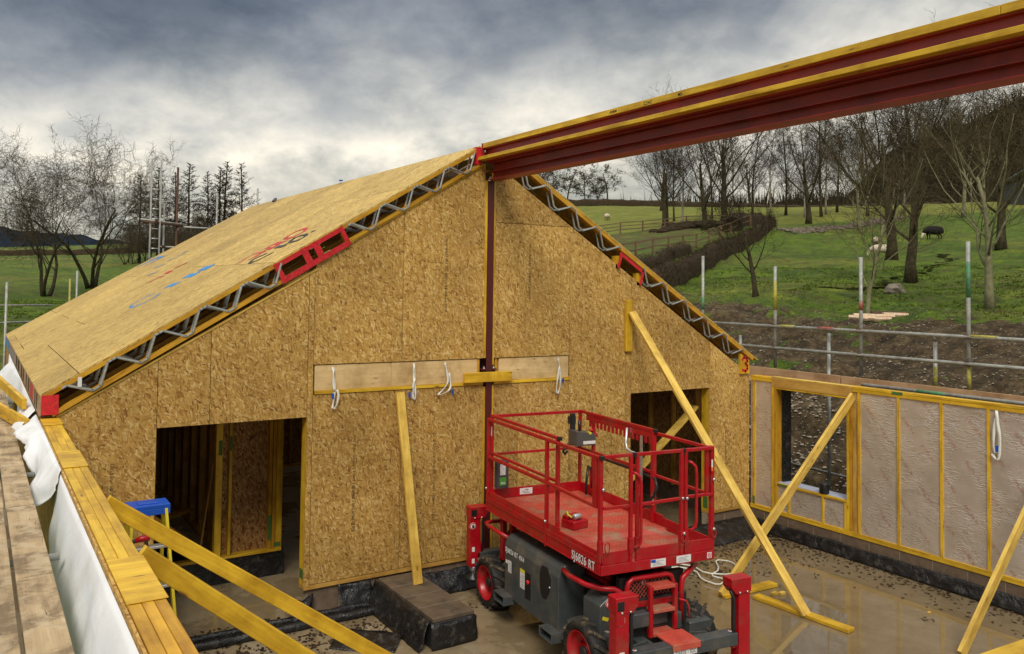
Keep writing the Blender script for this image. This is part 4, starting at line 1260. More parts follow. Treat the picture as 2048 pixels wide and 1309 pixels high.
m = MB(); strip(m, [(-.012, -3.90, 2.56), (-.03, -3.93, 2.3), (-.03, -3.95, 2.1), (-.025, -3.90, 1.96), (-.03, -3.86, 2.05), (-.02, -3.87, 2.3), (-.012, -3.90, 2.52), (-.02, -3.94, 2.3), (-.02, -3.94, 1.96), (-.02, -3.90, 1.88), (-.02, -3.85, 1.98)], .035, Y); m.build('webbing', WEB, t_, solid=.004)
MB().box((-.045, -3.93, 2.02), (-.035, -3.90, 2.10)).build('blue_label', BLUEP, t_)
t_ = thing('lifting_sling', 'tangled white sling lying on the floor behind the lift', 'sling', (-2.7, -1.4, .01), group='white webbing lifting slings')
m = MB()
pp = [(-2.95, -.85), (-2.75, -.95), (-2.62, -1.15), (-2.85, -1.45), (-2.80, -1.72), (-2.55, -1.62), (-2.62, -1.40), (-2.30, -1.30), (-2.02, -.98), (-1.85, -1.12), (-1.98, -1.42), (-2.30, -1.50), (-2.62, -1.32), (-2.50, -1.0), (-2.75, -.72)]
P3 = [Vector((a, b_, .02 + .02 * abs(math.sin(i * 1.7)))) for i, (a, b_) in enumerate(pp)]
m.tube([P3[0]] + [P3[i].lerp(P3[i + 1], t) for i in range(len(P3) - 1) for t in (.2, .5, .8)] + [P3[-1]], .011, 5); m.build('webbing', WEB, t_)

# ================================================================== STEPLADDER with a drill
sl_ = thing('stepladder', 'yellow stepladder with a blue moulded top beside the left doorway', 'stepladder', (-10.25, -.9, 0))
lx0, lx1, ly = -10.42, -10.10, -1.0
m = MB(); m.box((-10.46, -1.12, 1.86), (-10.06, -.88, 1.90), X); m.box((-10.46, -1.12, 1.80), (-10.06, -1.08, 1.862), X); m.box((-10.46, -.92, 1.80), (-10.06, -.88, 1.862), X); m.box((-10.36, -1.06, 1.899), (-10.16, -.94, 1.91), X)
m.build('top_cap', BLUEP, sl_, .008)
for sx_ in (0, 1):
    x_t = (lx0, lx1)[sx_]; x_b = x_t + (-.12, .10)[sx_]
    MB().beam((x_t, -1.09, 1.85), (x_b, -1.60, 0.012), .028, .07, up=Y).build('stile', GRP, sl_, .003)
    MB().beam((x_t + .01, -.92, 1.85), (x_b + .02, -.35, 0.012), .028, .05, up=Y).build('stile', GRP, sl_, .003)
for k in range(5):
    f_ = .18 + .19 * k
    z = 1.85 * (1 - f_); yk = -1.09 - .51 * f_
    MB().box((lx0 - .12 * f_, yk - .045, z - .012), (lx1 + .10 * f_, yk + .045, z + .012), X).build('tread', GALV, sl_, .003)
dr = thing('cordless_drill', 'red and black cordless drill hanging on the stepladder', 'drill', (-10.33, -1.16, 1.52))
MB().tube([(-10.40, -1.2, 1.60), (-10.33, -1.2, 1.615), (-10.27, -1.2, 1.62)], [.022, .032, .034], 10).build('body', LRED, dr)
MB().tube([(-10.44, -1.2, 1.59), (-10.40, -1.2, 1.60)], [.012, .022], 10).build('chuck', BLACK, dr)
MB().tube([(-10.30, -1.2, 1.60), (-10.29, -1.2, 1.50)], .018, 8).build('handle', BLACK, dr)
MB().box((-10.335, -1.235, 1.448), (-10.25, -1.165, 1.50)).build('battery', BLACK, dr, .004)

# ================================================================== SCISSOR LIFT (local: x across, y along away from camera)
LW, LL = 1.43, 2.52
lift = thing('scissor_lift', 'red and dark grey rough terrain scissor lift with railed platform, parked before the gable', 'scissor lift', (-6.295, -3.203, 0), -.1208)


def lp(mb, name, mat, parent=None, bevel=0, **k):
    return mb.build(name, mat, parent or lift, bevel, mw='local', **k)


# platform: deck, toe boards, side beams
pf = MB()
pf.box((.03, .72, 1.30), (LW - .03, LL - .03, 1.345), Y)
lp(pf, 'platform_deck', LREDD)
pf = MB(); pf.box((.03, .01, 1.29), (LW - .03, .80, 1.318), Y); lp(pf, 'extension_deck', LREDD)
pf = MB(); pf.prism([(0, 1.319), (.16, 1.319), (.16, 1.347), (.09, 1.350)], Y, Z, X * (LW - .10), (.05, .64, 0)); lp(pf, 'deck_ramp', LREDD, bevel=.002)
m = MB()                                    # tread pattern studs
for i in range(26):
    for j in range(38):
        x, y = .07 + i * .052, .10 + j * .063
        if y > .60 and y < .86: continue
        z = 1.319 if y < .7 else 1.346
        a = .012
        dx, dy = (a, .003) if (i + j) % 2 else (.003, a)
        m.box((x - dx, y - dy, z), (x + dx, y + dy, z + .0022))
lp(m, 'tread_pattern', LREDD)
m = MB()
m.box((0, .80, 1.345), (.022, LL, 1.468), Y); m.box((LW - .022, .80, 1.345), (LW, LL, 1.468), Y); m.box((.022, LL - .02, 1.345), (LW - .022, LL, 1.475), X)
lp(m, 'toe_board', LRED, bevel=.002)
m = MB()
m.box((.0, 0, 1.318), (.016, .80, 1.44), Y); m.box((LW - .016, 0, 1.318), (LW, .80, 1.44), Y)
for a, b_ in ((.03, .36), (.44, .99), (1.09, LW - .02)):
    m.box((a, .0, 1.318), (b_, .014, 1.44), X)
lp(m, 'toe_board', LRED, bevel=.002)
m = MB()
m.box((-.012, 0, 1.222), (.03, LL, 1.344), Y); m.box((-.022, 0, 1.335), (-.012, LL, 1.352), Y); m.box((-.022, .02, 1.22), (-.012, LL, 1.235), Y)
m.box((LW - .03, 0, 1.222), (LW + .012, LL, 1.344), Y); m.box((.03, LL - .03, 1.222), (LW - .03, LL, 1.3), X); m.box((-.012, -.016, 1.22), (LW + .012, 0, 1.318), X)
m.box((-.014, .02, 1.352), (-.002, LL, 1.40), Y)
lp(m, 'side_beam', LRED, bevel=.003)

PS = .038


def post(x, y, z0, z1, sx_=PS, sy_=PS, name='rail_post'):
    lp(MB().box((x - sx_ / 2, y - sy_ / 2, z0), (x + sx_ / 2, y + sy_ / 2, z1), Z), name, LRED, bevel=.003)


def rail(a, b_, h_=.036, w_=.036, name='guard_rail', mat=None):
    lp(MB().beam(a, b_, w_, h_), name, mat or LRED, bevel=.003)


def endcap(p):
    lp(MB().box((p[0] - .022, p[1] - .022, p[2] - .021), (p[0] + .022, p[1] + .022, p[2] + .021)), 'end_cap', BLACK, bevel=.003)


# far / fixed guard rails
post(.05, 2.50, 1.345, 2.41); post(LW - .03, 2.50, 1.345, 2.41); post(LW - .03, 2.18, 1.345, 2.40)
rail((.05, 2.50, 2.42), (LW - .03, 2.50, 2.42)); rail((.05, 2.50, 1.93), (LW - .03, 2.50, 1.93), .03, .03)
rail((.05, 2.52, 2.425), (.05, .885, 2.425)); rail((.05, 2.50, 1.945), (.05, .90, 1.945), .03, .03); endcap((.05, .87, 2.425))
post(.05, .905, 1.345, 2.41)
rail((LW - .03, 2.50, 2.425), (LW - .03, .93, 2.425)); rail((LW - .03, 2.50, 1.93), (LW - .03, .95, 1.93), .03, .03); post(LW - .03, .95, 1.345, 2.41, .05, .05); endcap((LW - .03, .915, 2.425))
# extension guard rails
post(-.002, 2.50, 1.22, 2.38, .034, .03); post(-.002, 1.05, 1.20, 2.37); post(-.002, .02, 1.22, 2.40, .04, .04)
lp(MB().box((-.018, .07, 1.87), (.014, .145, 2.37), Z), 'rail_frame', LRED, bevel=.003)
rail((-.002, 2.51, 2.385), (-.002, .02, 2.385)); rail((-.002, 2.51, 1.905), (-.002, 1.05, 1.905)); rail((-.002, 1.05, 1.905), (-.002, .10, 1.885), .034, .034); endcap((-.002, .0, 2.39))
post(LW - .0, .02, 1.22, 2.42, .044, .044); post(LW - .06, .03, 1.9, 2.40, .036, .036)
rail((LW, .95, 2.39), (LW, .02, 2.39)); rail((LW, 1.15, 1.895), (LW, .04, 1.895), .03, .03); rail((LW, 2.0, 1.88), (LW, 1.1, 1.885), .03, .03)
# near end with gate
for x, z0 in ((.354, 1.22), (.436, 1.32), (1.004, 1.32), (1.06, 1.32)):
    post(x, .0, z0, 2.385, .036, .034)
rail((.02, 0, 2.40), (.37, 0, 2.40), .034, .034); rail((.42, 0, 2.40), (1.02, 0, 2.40), .034, .034); rail((1.045, 0, 2.40), (LW, 0, 2.40), .034, .034)
rail((.02, 0, 1.885), (.35, 0, 1.885), .03, .03); rail((.44, 0, 1.885), (1.0, 0, 1.90), .03, .03); rail((1.06, 0, 1.91), (LW, 0, 1.91), .03, .03)
for x in (.395, 1.033):
    lp(MB().box((x - .016, -.022, 2.378), (x + .016, .02, 2.422)), 'rail_clip', BLACK, bevel=.003)
for x, z0, z1 in ((.375, 1.46, 2.22), (1.09, 1.56, 2.28)):
    q = [(x, -.01, z1), (x + .03, -.03, z1 - .01), (x + .06, -.055, z1 - .05), (x + .065, -.06, z1 - .12), (x + .065, -.06, z0 + .12), (x + .06, -.055, z0 + .05), (x + .03, -.03, z0 + .01), (x, -.01, z0)]
    lp(MB().tube(q, .016, 10), 'grab_handle', LRED)
# sleeves at the post feet, pins, chains
for x, y in ((.354, 0), (.436, 0), (1.004, 0), (1.06, 0), (LW, .02), (-.002, .02)):
    lp(MB().box((x - .024, y - .023, 1.40), (x + .024, y + .023, 1.56), Z), 'post_sleeve', LRED, bevel=.003)
for x, y in ((.02, -.03), (.98, -.03), (LW - .03, -.02)):
    lp(MB().tube([(x + .03 + .03 * math.cos(a), y, 1.50 + .055 * math.sin(a)) for a in [k * .785 for k in range(8)]], .006, 6, closed=True), 'pin_loop', LRED)
for p in ((1.005, -.025, 1.905), (1.062, -.025, 1.90), (.0, -.028, 2.08), (LW - .01, -.03, 2.07), (LW - .01, -.03, 1.545), (1.02, -.03, 1.54), (-.025, 2.5, 1.50), (-.025, 1.04, 1.48)):
    lp(MB().lathe([(.016, 0), (.017, .012), (.01, .018)], (p[0], p[1] - .01, p[2]), 'y', 8), 'bolt_head', GALV)
for p in ((LW - .03, -.024, 2.22), (LW - .06, .92, 1.62)):
    lp(MB().box((p[0] - .010, p[1], p[2] - .06), (p[0] + .010, p[1] + .003, p[2] + .06)), 'sticker', WHITE); lp(MB().box((p[0] - .011, p[1] - .001, p[2] - .06), (p[0] + .011, p[1] + .002, p[2] - .02)), 'sticker', ORNG)
lp(MB().box((.03, 2.47, 2.17), (.034, 2.49, 2.29)), 'sticker', WHITE)
# toothed rack on the right rail
m = MB(); m.box((LW - .040, .97, 2.33), (LW - .028, 2.34, 2.405), Y)
k = 0
yy_ = .985
while yy_ < 2.30:
    m.box((LW - .040, yy_, 2.255), (LW - .028, yy_ + .042, 2.331), Z); yy_ += .083
lp(m, 'toothed_rack', LRED)
lp(MB().tube([(LW - .06, 1.42, 2.38), (LW - .08, 1.42, 2.20), (LW - .09, 1.38, 2.13), (LW - .09, 1.30, 2.11), (LW - .09, 1.12, 2.10)], .017, 10), 'bent_handle', GALV)
lp(MB().box((LW - .10, 1.08, 1.62), (LW - .085, 1.12, 2.34), Z), 'slide_bar', GALV)
lp(MB().box((.07, .96, 1.50), (.085, .99, 2.38), Z), 'slide_bar', GALV)
# control box
cb = MB(); cb.prism([(0, 0), (.30, 0), (.30, .12), (.26, .16), (0, .19)], X, Z, Y * .20, (1.11, 2.14, 2.03)); cbo = lp(cb, 'control_box', GRNW, bevel=.004)
lp(MB().box((1.21, 2.135, 2.05), (1.40, 2.139, 2.09)), 'label_plate', WHITE, cbo)
lp(MB().lathe([(.012, 0), (.012, .03), (.026, .032), (.026, .05), (.016, .056)], (1.36, 2.18, 2.18), 'z', 12), 'stop_button', REDS, cbo)
lp(MB().lathe([(.01, 0), (.024, .0), (.024, .04)], (1.42, 2.2, 2.15), 'x', 10), 'stop_button', REDS, cbo)
lp(MB().tube([(1.23, 2.26, 2.2), (1.23, 2.26, 2.34)], [.018, .022], 8), 'joystick', BLACK, cbo)
m = MB(); m.box((1.17, 2.34, 2.0), (1.22, 2.40, 2.42), Z); m.box((1.15, 2.36, 2.28), (1.24, 2.42, 2.38)); lp(m, 'box_bracket', LDARK, cbo)
lp(MB().box((1.30, 2.139, 2.175), (1.34, 2.20, 2.20)), 'yellow_button', YELS, cbo)
for pts in ([(1.10, 2.34, 2.02), (1.16, 2.36, 1.97), (1.26, 2.3, 1.93), (1.36, 1.9, 1.90), (1.39, 1.3, 1.885), (1.39, .9, 1.87), (1.38, .86, 1.78), (1.36, .90, 1.66), (1.33, 1.0, 1.55), (1.30, 1.08, 1.47)],
            [(1.08, 2.36, 2.0), (1.05, 2.37, 1.92), (1.08, 2.38, 1.88), (1.12, 2.37, 1.93)],
            [(1.34, 2.2, 1.72), (1.28, 2.12, 1.76), (1.22, 2.05, 1.70), (1.20, 2.05, 1.55), (1.22, 2.08, 1.42)],
            [(1.36, 2.18, 1.72), (1.33, 2.10, 1.74), (1.30, 2.04, 1.66), (1.28, 2.04, 1.50)]):
    lp(MB().tube(pts, .017, 8), 'cable_hose', BLACK)
lp(MB().box((LW - .07, 2.15, 1.42), (LW - .03, 2.21, 1.70), Z), 'socket_box', LRED)
# document box with green sticker
db = lp(MB().box((.075, 2.38, 1.50), (.24, 2.47, 1.86), Z), 'document_box', LGREY, bevel=.01)
lp(MB().box((.11, 2.377, 1.68), (.19, 2.3795, 1.82)), 'label_plate', WHITE, db)
lp(MB().box((.105, 2.376, 1.55), (.20, 2.3795, 1.65)), 'green_sticker', GREENS, db)
m = MB()
for i in range(5): m.box((.125 + i * .013, 2.3745, 1.565), (.133 + i * .013, 2.376, 1.59))
lp(m, 'white_print', WHITE, db)
# plates on the back toe board and the front beam
m = MB(); m.box((.47, LL - .023, 1.375), (.66, LL - .0205, 1.455)); lp(m, 'label_plate', WHITE)
m = MB(); m.box((.52, LL - .0245, 1.39), (.62, LL - .0235, 1.396)); m.box((.55, LL - .0245, 1.43), (.60, LL - .0235, 1.44)); m.box((.5, LL - .0245, 1.41), (.6, LL - .0235, 1.415)); lp(m, 'plate_print', INK)
for (x0, x1) in ((.60, .79), (.93, 1.12)):
    lp(MB().box((x0, -.0185, 1.235), (x1, -.0165, 1.31)), 'label_plate', WHITE)
    m = MB()
    for i in range(4): m.box((x0 + .02 + .01 * (i % 2), -.0195, 1.25 + .013 * i), (x1 - .03 - .02 * (i % 3), -.0186, 1.253 + .013 * i))
    lp(m, 'plate_print', INK)
m = MB(); m.box((.602, -.0197, 1.28), (.66, -.0187, 1.308)); lp(m, 'blue_print', BLUEP)
m = MB(); m.box((LW - .09, -.0185, 1.24), (LW - .03, -.0165, 1.30)); lp(m, 'label_plate', WHITE)
m = MB(); m.tube([(LW - .06 + .020 * math.cos(a), -.0195, 1.27 + .020 * math.sin(a)) for a in [k * .6283 for k in range(10)]], .0035, 5, closed=True); m.beam((LW - .075, -.0195, 1.285), (LW - .045, -.0195, 1.255), .003, .005); lp(m, 'warning_symbol', REDS)
# lettering
m = MB(); text_geo(m, 'SJ6826 RT', .125, (-.0245, .50, 1.245), -Y, Z, 0, 0, .735); lp(m, 'lettering', WHITE)

# scissor stack under the platform
m = MB()
for k in range(5):
    z = .98 + k * .045
    for x in (.34, 1.06):
        m.beam((x + .03 * (k % 2), .35, z), (x + .03 * (k % 2), 2.35, z + (.04 if k % 2 else -.0)), .04, .035)
lp(m, 'scissor_arms', LRED)
m = MB(); m.box((.25, .3, .92), (1.18, 2.4, .965), Y); m.box((.3, 1.1, .96), (1.1, 1.3, 1.2), X); lp(m, 'scissor_base', LDARK)
lp(MB().box((.12, 2.30, .62), (.18, 2.38, 1.22), Z), 'support_post', LRED, bevel=.003)
lp(MB().box((.24, 2.28, .62), (.30, 2.36, 1.22), Z), 'support_post', LRED, bevel=.003)

# chassis and side trays
m = MB(); m.box((.30, .05, .36), (1.13, 2.55, .90), Y); lp(m, 'chassis', LDARK, bevel=.01)
def tray(sx_, x0):
    pr_ = [(0, .36), (0, .96), (.035, 1.045), (.09, 1.085), (.34, 1.085), (.34, .36)] if sx_ > 0 else [(0, .36), (0, .96), (-.035, 1.045), (-.09, 1.085), (-.34, 1.085), (-.34, .36)]
    m = MB()
    m.prism([(p[0] + x0, p[1]) for p in pr_], X, Z, Y * 1.22, (0, .71, 0), grain=Y)
    return lp(m, 'side_tray', LGREY, bevel=.006)
tr = tray(1, -.05); tr2 = tray(-1, LW + .05)
m = MB(); m.prism([(.0, .02), (.03, -.12), (.10, -.23), (.18, -.24), (.23, -.17), (.24, .02), (.20, .12), (.08, .13)], Y, Z, X * .002, (-.0515, .86, .87)); lp(m, 'access_hole', BLACK, tr)
lp(MB().lathe([(.012, 0), (.010, .012)], (-.060, .885, .80), 'x', 8), 'latch', GALV, tr)
m = MB(); m.box((-.0525, 1.30, .50), (-.0505, 1.425, .80), Z); lp(m, 'switch_recess', BLACK, tr, bevel=.008)
lp(MB().lathe([(.026, 0), (.024, .02)], (-.074, 1.345, .70), 'x', 10), 'stop_button', REDS, tr)
lp(MB().box((-.0525, 1.44, .58), (-.051, 1.545, .79)), 'label_plate', WHITE, tr); lp(MB().box((-.0535, 1.44, .765), (-.052, 1.545, .80)), 'yellow_sticker', YELS, tr)
m = MB(); m.box((-.0528, 1.76, .66), (-.0508, 1.84, .80), Z); m.box((-.0528, 1.855, .75), (-.0508, 1.90, .79)); lp(m, 'label_plate', WHITE, tr)
m = MB()
for i in range(6): m.box((-.0542, 1.455, .60 + i * .025), (-.0532, 1.53 - .02 * (i % 2), .605 + i * .025)); m.box((-.0537, 1.77, .67 + i * .02), (-.0529, 1.83 - .015 * (i % 2), .675 + i * .02))
lp(m, 'plate_print', INK, tr)
m = MB(); text_geo(m, 'SJ6826 RT 4X4', .082, (-.0512, 1.915, .885), -Y, Z, 0, 0, .82); lp(m, 'lettering', WHITE, tr)
# fork pockets
for y in (.78, 1.86):
    m = MB()
    m.box((-.17, y - .13, .30), (.25, y + .13, .312)); m.box((-.17, y - .13, .392), (.25, y + .13, .404)); m.box((-.17, y - .13, .312), (.25, y - .118, .392)); m.box((-.17, y + .118, .312), (.25, y + .13, .392))
    lp(m, 'fork_pocket', LGREY, bevel=.002)

# red tubular guards round the tray ends and the front
gd = [(-.0, 1.94, 1.03), (-.045, 2.10, 1.05), (-.055, 2.35, 1.06), (-.03, 2.48, 1.06), (.08, 2.52, 1.06), (.35, 2.50, 1.06)]
lp(MB().tube(gd, .026, 10), 'tube_guard', LRED)
lp(MB().tube([(.0, .70, 1.05), (-.02, .55, 1.04), (.02, .30, 1.03), (.10, .15, 1.03), (.22, .08, 1.03), (.28, .07, 1.0), (.30, .07, .90), (.30, .07, .70)], .028, 12), 'tube_guard', LRED)
lp(MB().tube([(LW + .0, .70, 1.10), (LW + .02, .45, 1.10), (LW - .06, .20, 1.10), (LW - .28, .06, 1.10), (LW - .36, .05, 1.05), (LW - .38, .05, .95), (LW - .38, .05, .60)], .028, 12), 'tube_guard', LRED)
lp(MB().tube([(.36, .06, .62), (.36, .06, 1.02), (.38, .06, 1.08), (.43, .06, 1.115), (.86, .06, 1.115), (.92, .06, 1.09), (.95, .06, 1.03), (.95, .06, .62)], .026, 12), 'tube_guard', LRED)
lp(MB().box((.38, .045, .82), (.94, .075, .88), X), 'guard_bar', LRED, bevel=.003)
# mesh grille
m = MB()
for i in range(-7, 16):
    for sgn in (1, -1):
        a0 = .38 + i * .048
        x0, z0, x1, z1 = a0, .88, a0 + sgn * .21, 1.10
        def clipx(x0, z0, x1, z1):
            t0, t1 = 0, 1
            dx = x1 - x0
            for lo_x, hi_x in ((.385, .93),):
                ta, tb = (lo_x - x0) / dx, (hi_x - x0) / dx
                if ta > tb: ta, tb = tb, ta
                t0, t1 = max(t0, ta), min(t1, tb)
            return (x0 + dx * t0, z0 + (z1 - z0) * t0, x0 + dx * t1, z0 + (z1 - z0) * t1) if t1 - t0 > .05 else None
        c = clipx(x0, z0, x1, z1)
        if c: m.beam((c[0], .085, c[1]), (c[2], .085, c[3]), .004, .005, up=Y)
lp(m, 'mesh_grille', LREDD)
m = MB(); m.box((.30, .10, .62), (1.12, .16, 1.12)); lp(m, 'engine_cover', BLACK)
lp(MB().lathe([(.028, 0), (.028, .003)], (.60, .092, 1.05), 'y', 12), 'round_sticker', WHITE); lp(MB().lathe([(.016, 0), (.016, .002)], (.60, .089, 1.05), 'y', 12), 'round_sticker', REDS)
# left front dark cowl with stickers
cw = lp(MB().prism([(0, 0), (0, .45), (.10, .52), (.24, .52), (.24, 0)], X, Z, Y * .30, (.06, .10, .42)), 'front_cowl', LGREY, bevel=.006)
m = MB(); m.lathe([(.045, 0), (.045, .003)], (.17, .095, .88), 'y', 16); lp(m, 'round_sticker', WHITE, cw)
m = MB(); m.tube([(.17 + .04 * math.cos(a), .0915, .88 + .04 * math.sin(a)) for a in [k * .524 for k in range(12)]], .005, 5, closed=True); lp(m, 'sticker_ring', REDS, cw)
m = MB(); m.beam((.15, .091, .86), (.19, .091, .90), .003, .02, up=Y); m.beam((.16, .0905, .90), (.18, .0905, .86), .003, .02, up=Y); lp(m, 'sticker_print', BLACK, cw)
m = MB(); m.beam((.09, .097, .75), (.16, .097, .725), .003, .035, up=Z); m.beam((.19, .097, .71), (.24, .097, .69), .003, .035, up=Z); lp(m, 'yellow_sticker', YELS, cw)
m = MB(); m.beam((.12, .096, .60), (.26, .096, .545), .003, .05, up=Z); lp(m, 'label_plate', WHITE, cw)
# access ladder on the front
ld = lp(MB().box((.548, -.075, .545), (.590, -.035, 1.055), Z), 'ladder_stile', LRED, bevel=.004)
lp(MB().box((.862, -.075, .545), (.904, -.035, 1.055), Z), 'ladder_stile', LRED, bevel=.004)
for z in (1.045, .81, .575):
    lp(MB().box((.59, -.085, z - .022), (.862, .045, z + .012), X), 'rung', LREDD, ld, bevel=.003)
# front beam, step plate, number plate
m = MB(); m.box((-.02, -.40, .475), (1.40, -.27, .60), X); lp(m, 'outrigger_beam', LGREY, bevel=.005)
m = MB(); m.box((.42, -.27, .36), (.56, .1, .52), Y); m.box((.88, -.27, .36), (1.02, .1, .52), Y); lp(m, 'beam_arm', LGREY, bevel=.005)
m = MB(); m.prism([(-.42, .55), (-.42, .612), (-.14, .62), (-.14, .60), (-.40, .59), (-.405, .55)], Y, Z, X * .34, (.56, 0, 0)); spl = lp(m, 'step_plate', LREDD, bevel=.003)
m = MB()
for i in range(9):
    for j in range(7):
        m.box((.575 + i * .036, -.40 + j * .036, .612 + j * .0009), (.590 + i * .036, -.394 + j * .036, .617 + j * .0009))
lp(m, 'tread_pattern', LREDD, spl)
m = MB(); m.box((.575, -.4045, .492), (.865, -.4015, .552), X); npl = lp(m, 'number_plate', WHITE)
m = MB(); text_geo(m, 'SJ6826 - 02C', .052, (.60, -.4055, .505), X, Z, 0, 0, .84); lp(m, 'plate_lettering', INK, npl)
for x in (.02, 1.22):
    lp(MB().lathe([(.022, 0), (.022, .002)], (x + .14, -.33, .6005), 'z', 12), 'round_sticker', WHITE); lp(MB().lathe([(.012, 0), (.012, .002)], (x + .14, -.33, .6025), 'z', 10), 'round_sticker', REDS)
# steering links and plates
for xa, xb in ((.05, .38), (1.40, 1.06)):
    m = MB(); m.prism([(0, .40), (.08, .55), (.30, .58), (.34, .52), (.36, .44), (.34, .38)], X * (1 if xb > xa else -1), Z, Y * .014, (xa + (.1 if xb > xa else -.1), -.16, 0)); lp(m, 'steering_plate', LGREY, bevel=.003)
    lp(MB().tube([(xa + (.25 if xb > xa else -.25), -.05, .42), (.72, -.02, .40)], .018, 8), 'tie_rod', GALV)
    lp(MB().box((min(xa, xb) + .05, -.02, .42), (max(xa, xb), .22, .60)), 'hub_motor', LGREY, bevel=.012)
lp(MB().tube([(.98, .0, .86), (1.05, -.03, .84), (1.08, -.04, .78), (1.08, -.04, .66)], .008, 6), 'hydraulic_hose', REDS)
for k in range(4):
    lp(MB().tube([(.62 + .04 * k, -.05, .52), (.60 + .05 * k, -.15, .50 - .02 * k), (.50 + .04 * k, -.18, .46), (.45, -.02, .42)], .010, 6), 'hydraulic_hose', BLACK)
m = MB()
m.box((.34, -.06, .66), (.56, .04, .80)); m.box((.60, .03, .62), (.86, .09, .80)); m.box((.90, .0, .55), (1.02, .08, .72)); lp(m, 'valve_block', LGREY, bevel=.008)

# wheels
def wheel(cx_, cy_, r_, wd, outward):
    """axis along local x; outward = -1 faces left"""
    xo = cx_ + outward * wd / 2; xi = cx_ - outward * wd / 2
    root = None
    prof = [(r_ * .655, 0), (r_ * .68, .0), (r_ * .72, -.022), (r_ * .84, -.026), (r_ * .92, -.008), (r_ * .955, .03), (r_ * .965, wd * .5), (r_ * .955, wd - .03), (r_ * .92, wd + .008), (r_ * .84, wd + .026), (r_ * .72, wd + .022), (r_ * .655, wd)]
    m = MB(); m.lathe(prof, (min(xo, xi), cy_, r_), 'x', 40, 0, True, False)
    wo_ = lp(m, 'wheel', RUBC)
    m = MB()
    for k in range(15):
        for side in (0, 1):
            a0 = 2 * math.pi * (k + .5 * side) / 15
            pts = []
            xa = min(xo, xi)
            for t in range(5):
                u_ = t / 4
                xx = xa + (wd * .53 * u_ - .012 if side == 0 else wd - wd * .53 * u_ + .012)
                an = a0 + .34 * u_
                rr = r_ * (.965 if u_ > .2 else .93 + .17 * u_)
                pts.append((xx, an, rr))
            for (x0, a_, r0), (x1, b_, r1) in zip(pts[:-1], pts[1:]):
                P0 = Vector((x0, cy_ + r0 * math.cos(a_), r_ + r0 * math.sin(a_))); P1 = Vector((x1, cy_ + r1 * math.cos(b_), r_ + r1 * math.sin(b_)))
                nn = Vector((0, math.cos((a_ + b_) / 2), math.sin((a_ + b_) / 2)))
                m.beam(P0 + nn * .006, P1 + nn * .006, .036, .034, up=nn)
    lp(m, 'tread', RUB, wo_)
    o_ = outward
    pr_ = [(r_ * .665, .012 * o_), (r_ * .68, .018 * o_), (r_ * .66, .020 * o_), (r_ * .62, .02 * -o_), (r_ * .57, .06 * -o_), (r_ * .50, .085 * -o_), (r_ * .22, .075 * -o_), (r_ * .20, .05 * -o_), (r_ * .02, .05 * -o_)]
    m = MB(); m.lathe(pr_, (xo, cy_, r_), 'x', 32, 0, True, False); m.disc((xo - o_ * .078, cy_, r_), r_ * .3, (1, 0, 0), .004, 20)
    ro = lp(m, 'rim', LRED, wo_)
    m = MB(); m.lathe([(r_ * .2, 0), (r_ * .2, .02 * o_), (r_ * .12, .03 * o_), (r_ * .02, .03 * o_)], (xo - .05 * o_, cy_, r_), 'x', 14)
    for k in range(8):
        a = k * .785
        m.lathe([(.011, 0), (.011, .016 * o_), (.003, .017 * o_)], (xo - .075 * o_, cy_ + r_ * .33 * math.cos(a), r_ + r_ * .33 * math.sin(a)), 'x', 6, smooth=False)
    lp(m, 'hub', LDARK, wo_)


wheel(.10, 2.45, .315, .28, -1)
wheel(.105, .30, .335, .29, -1)
wheel(LW - .105, .27, .335, .29, 1)
wheel(LW - .10, 2.45, .315, .28, 1)
# outriggers at the four corners
def outrigger(x, y, z0, z1, sx_, lean, name='outrigger'):
    m = MB(); m.box((x - .075, y - .06, z0), (x + .075, y + .06, z1 - .13), Z)
    m.prism([(0, z1 - .15), (0, z1), (.26 * 1, z1), (.26, z1 - .09), (.20, z1 - .16)], X * sx_, Z, Y * .14, (x - sx_ * .082, y - .07, 0), grain=Z)
    o_ = lp(m, name, LRED, bevel=.006)
    zf_ = .10 if z0 < .4 else z0 - .10
    lp(MB().tube([(x, y, z0 + .001), (x, y, z0 - .03), (x, y, zf_)], [.055, .05, .028], 12), 'ram', GALV, o_)
    lp(MB().lathe([(.11, 0), (.11, .012), (.04, .05), (.03, .09)], (x, y, zf_ - .06), 'z', 18), 'foot_pad', BLACK, o_)
    hx = x + sx_ * .105
    lp(MB().tube([(hx + sx_ * .05, y - .02, z1 - .12), (hx + sx_ * .01, y - .03, z1 - .22), (hx + sx_ * .02, y - .03, z1 - .45), (hx - sx_ * .005, y - .02, z1 - .68)], .018, 8), 'hose', BLACK, o_)
    lp(MB().box((x + sx_ * .075 if sx_ > 0 else x - .14, y - .035, z0 + .17), (x + .14 if sx_ > 0 else x - .075, y + .03, z0 + .30)), 'bracket', LRED, o_, bevel=.004)
    for dx in (-.05, .05):
        lp(MB().lathe([(.012, 0), (.010, .01)], (x + dx + sx_ * .03, y - .082, z1 - .14), 'y', 8), 'bolt_head', GALV, o_)
    return o_


def handsticker(o_, x, y, z):
    lp(MB().lathe([(.048, 0), (.048, .002)], (x, y, z), 'y', 18), 'round_sticker', WHITE, o_)
    m = MB(); m.tube([(x + .042 * math.cos(a), y - .002, z + .042 * math.sin(a)) for a in [k * .524 for k in range(12)]], .005, 5, closed=True); lp(m, 'sticker_ring', REDS, o_)
    m = MB(); m.box((x - .014, y - .0025, z - .018), (x + .014, y - .001, z + .008))
    for k in range(4): m.box((x - .014 + k * .0075, y - .0025, z + .008), (x - .009 + k * .0075, y - .001, z + .026 - .004 * abs(k - 1.5)))
    lp(m, 'hand_symbol', BLACK, o_)


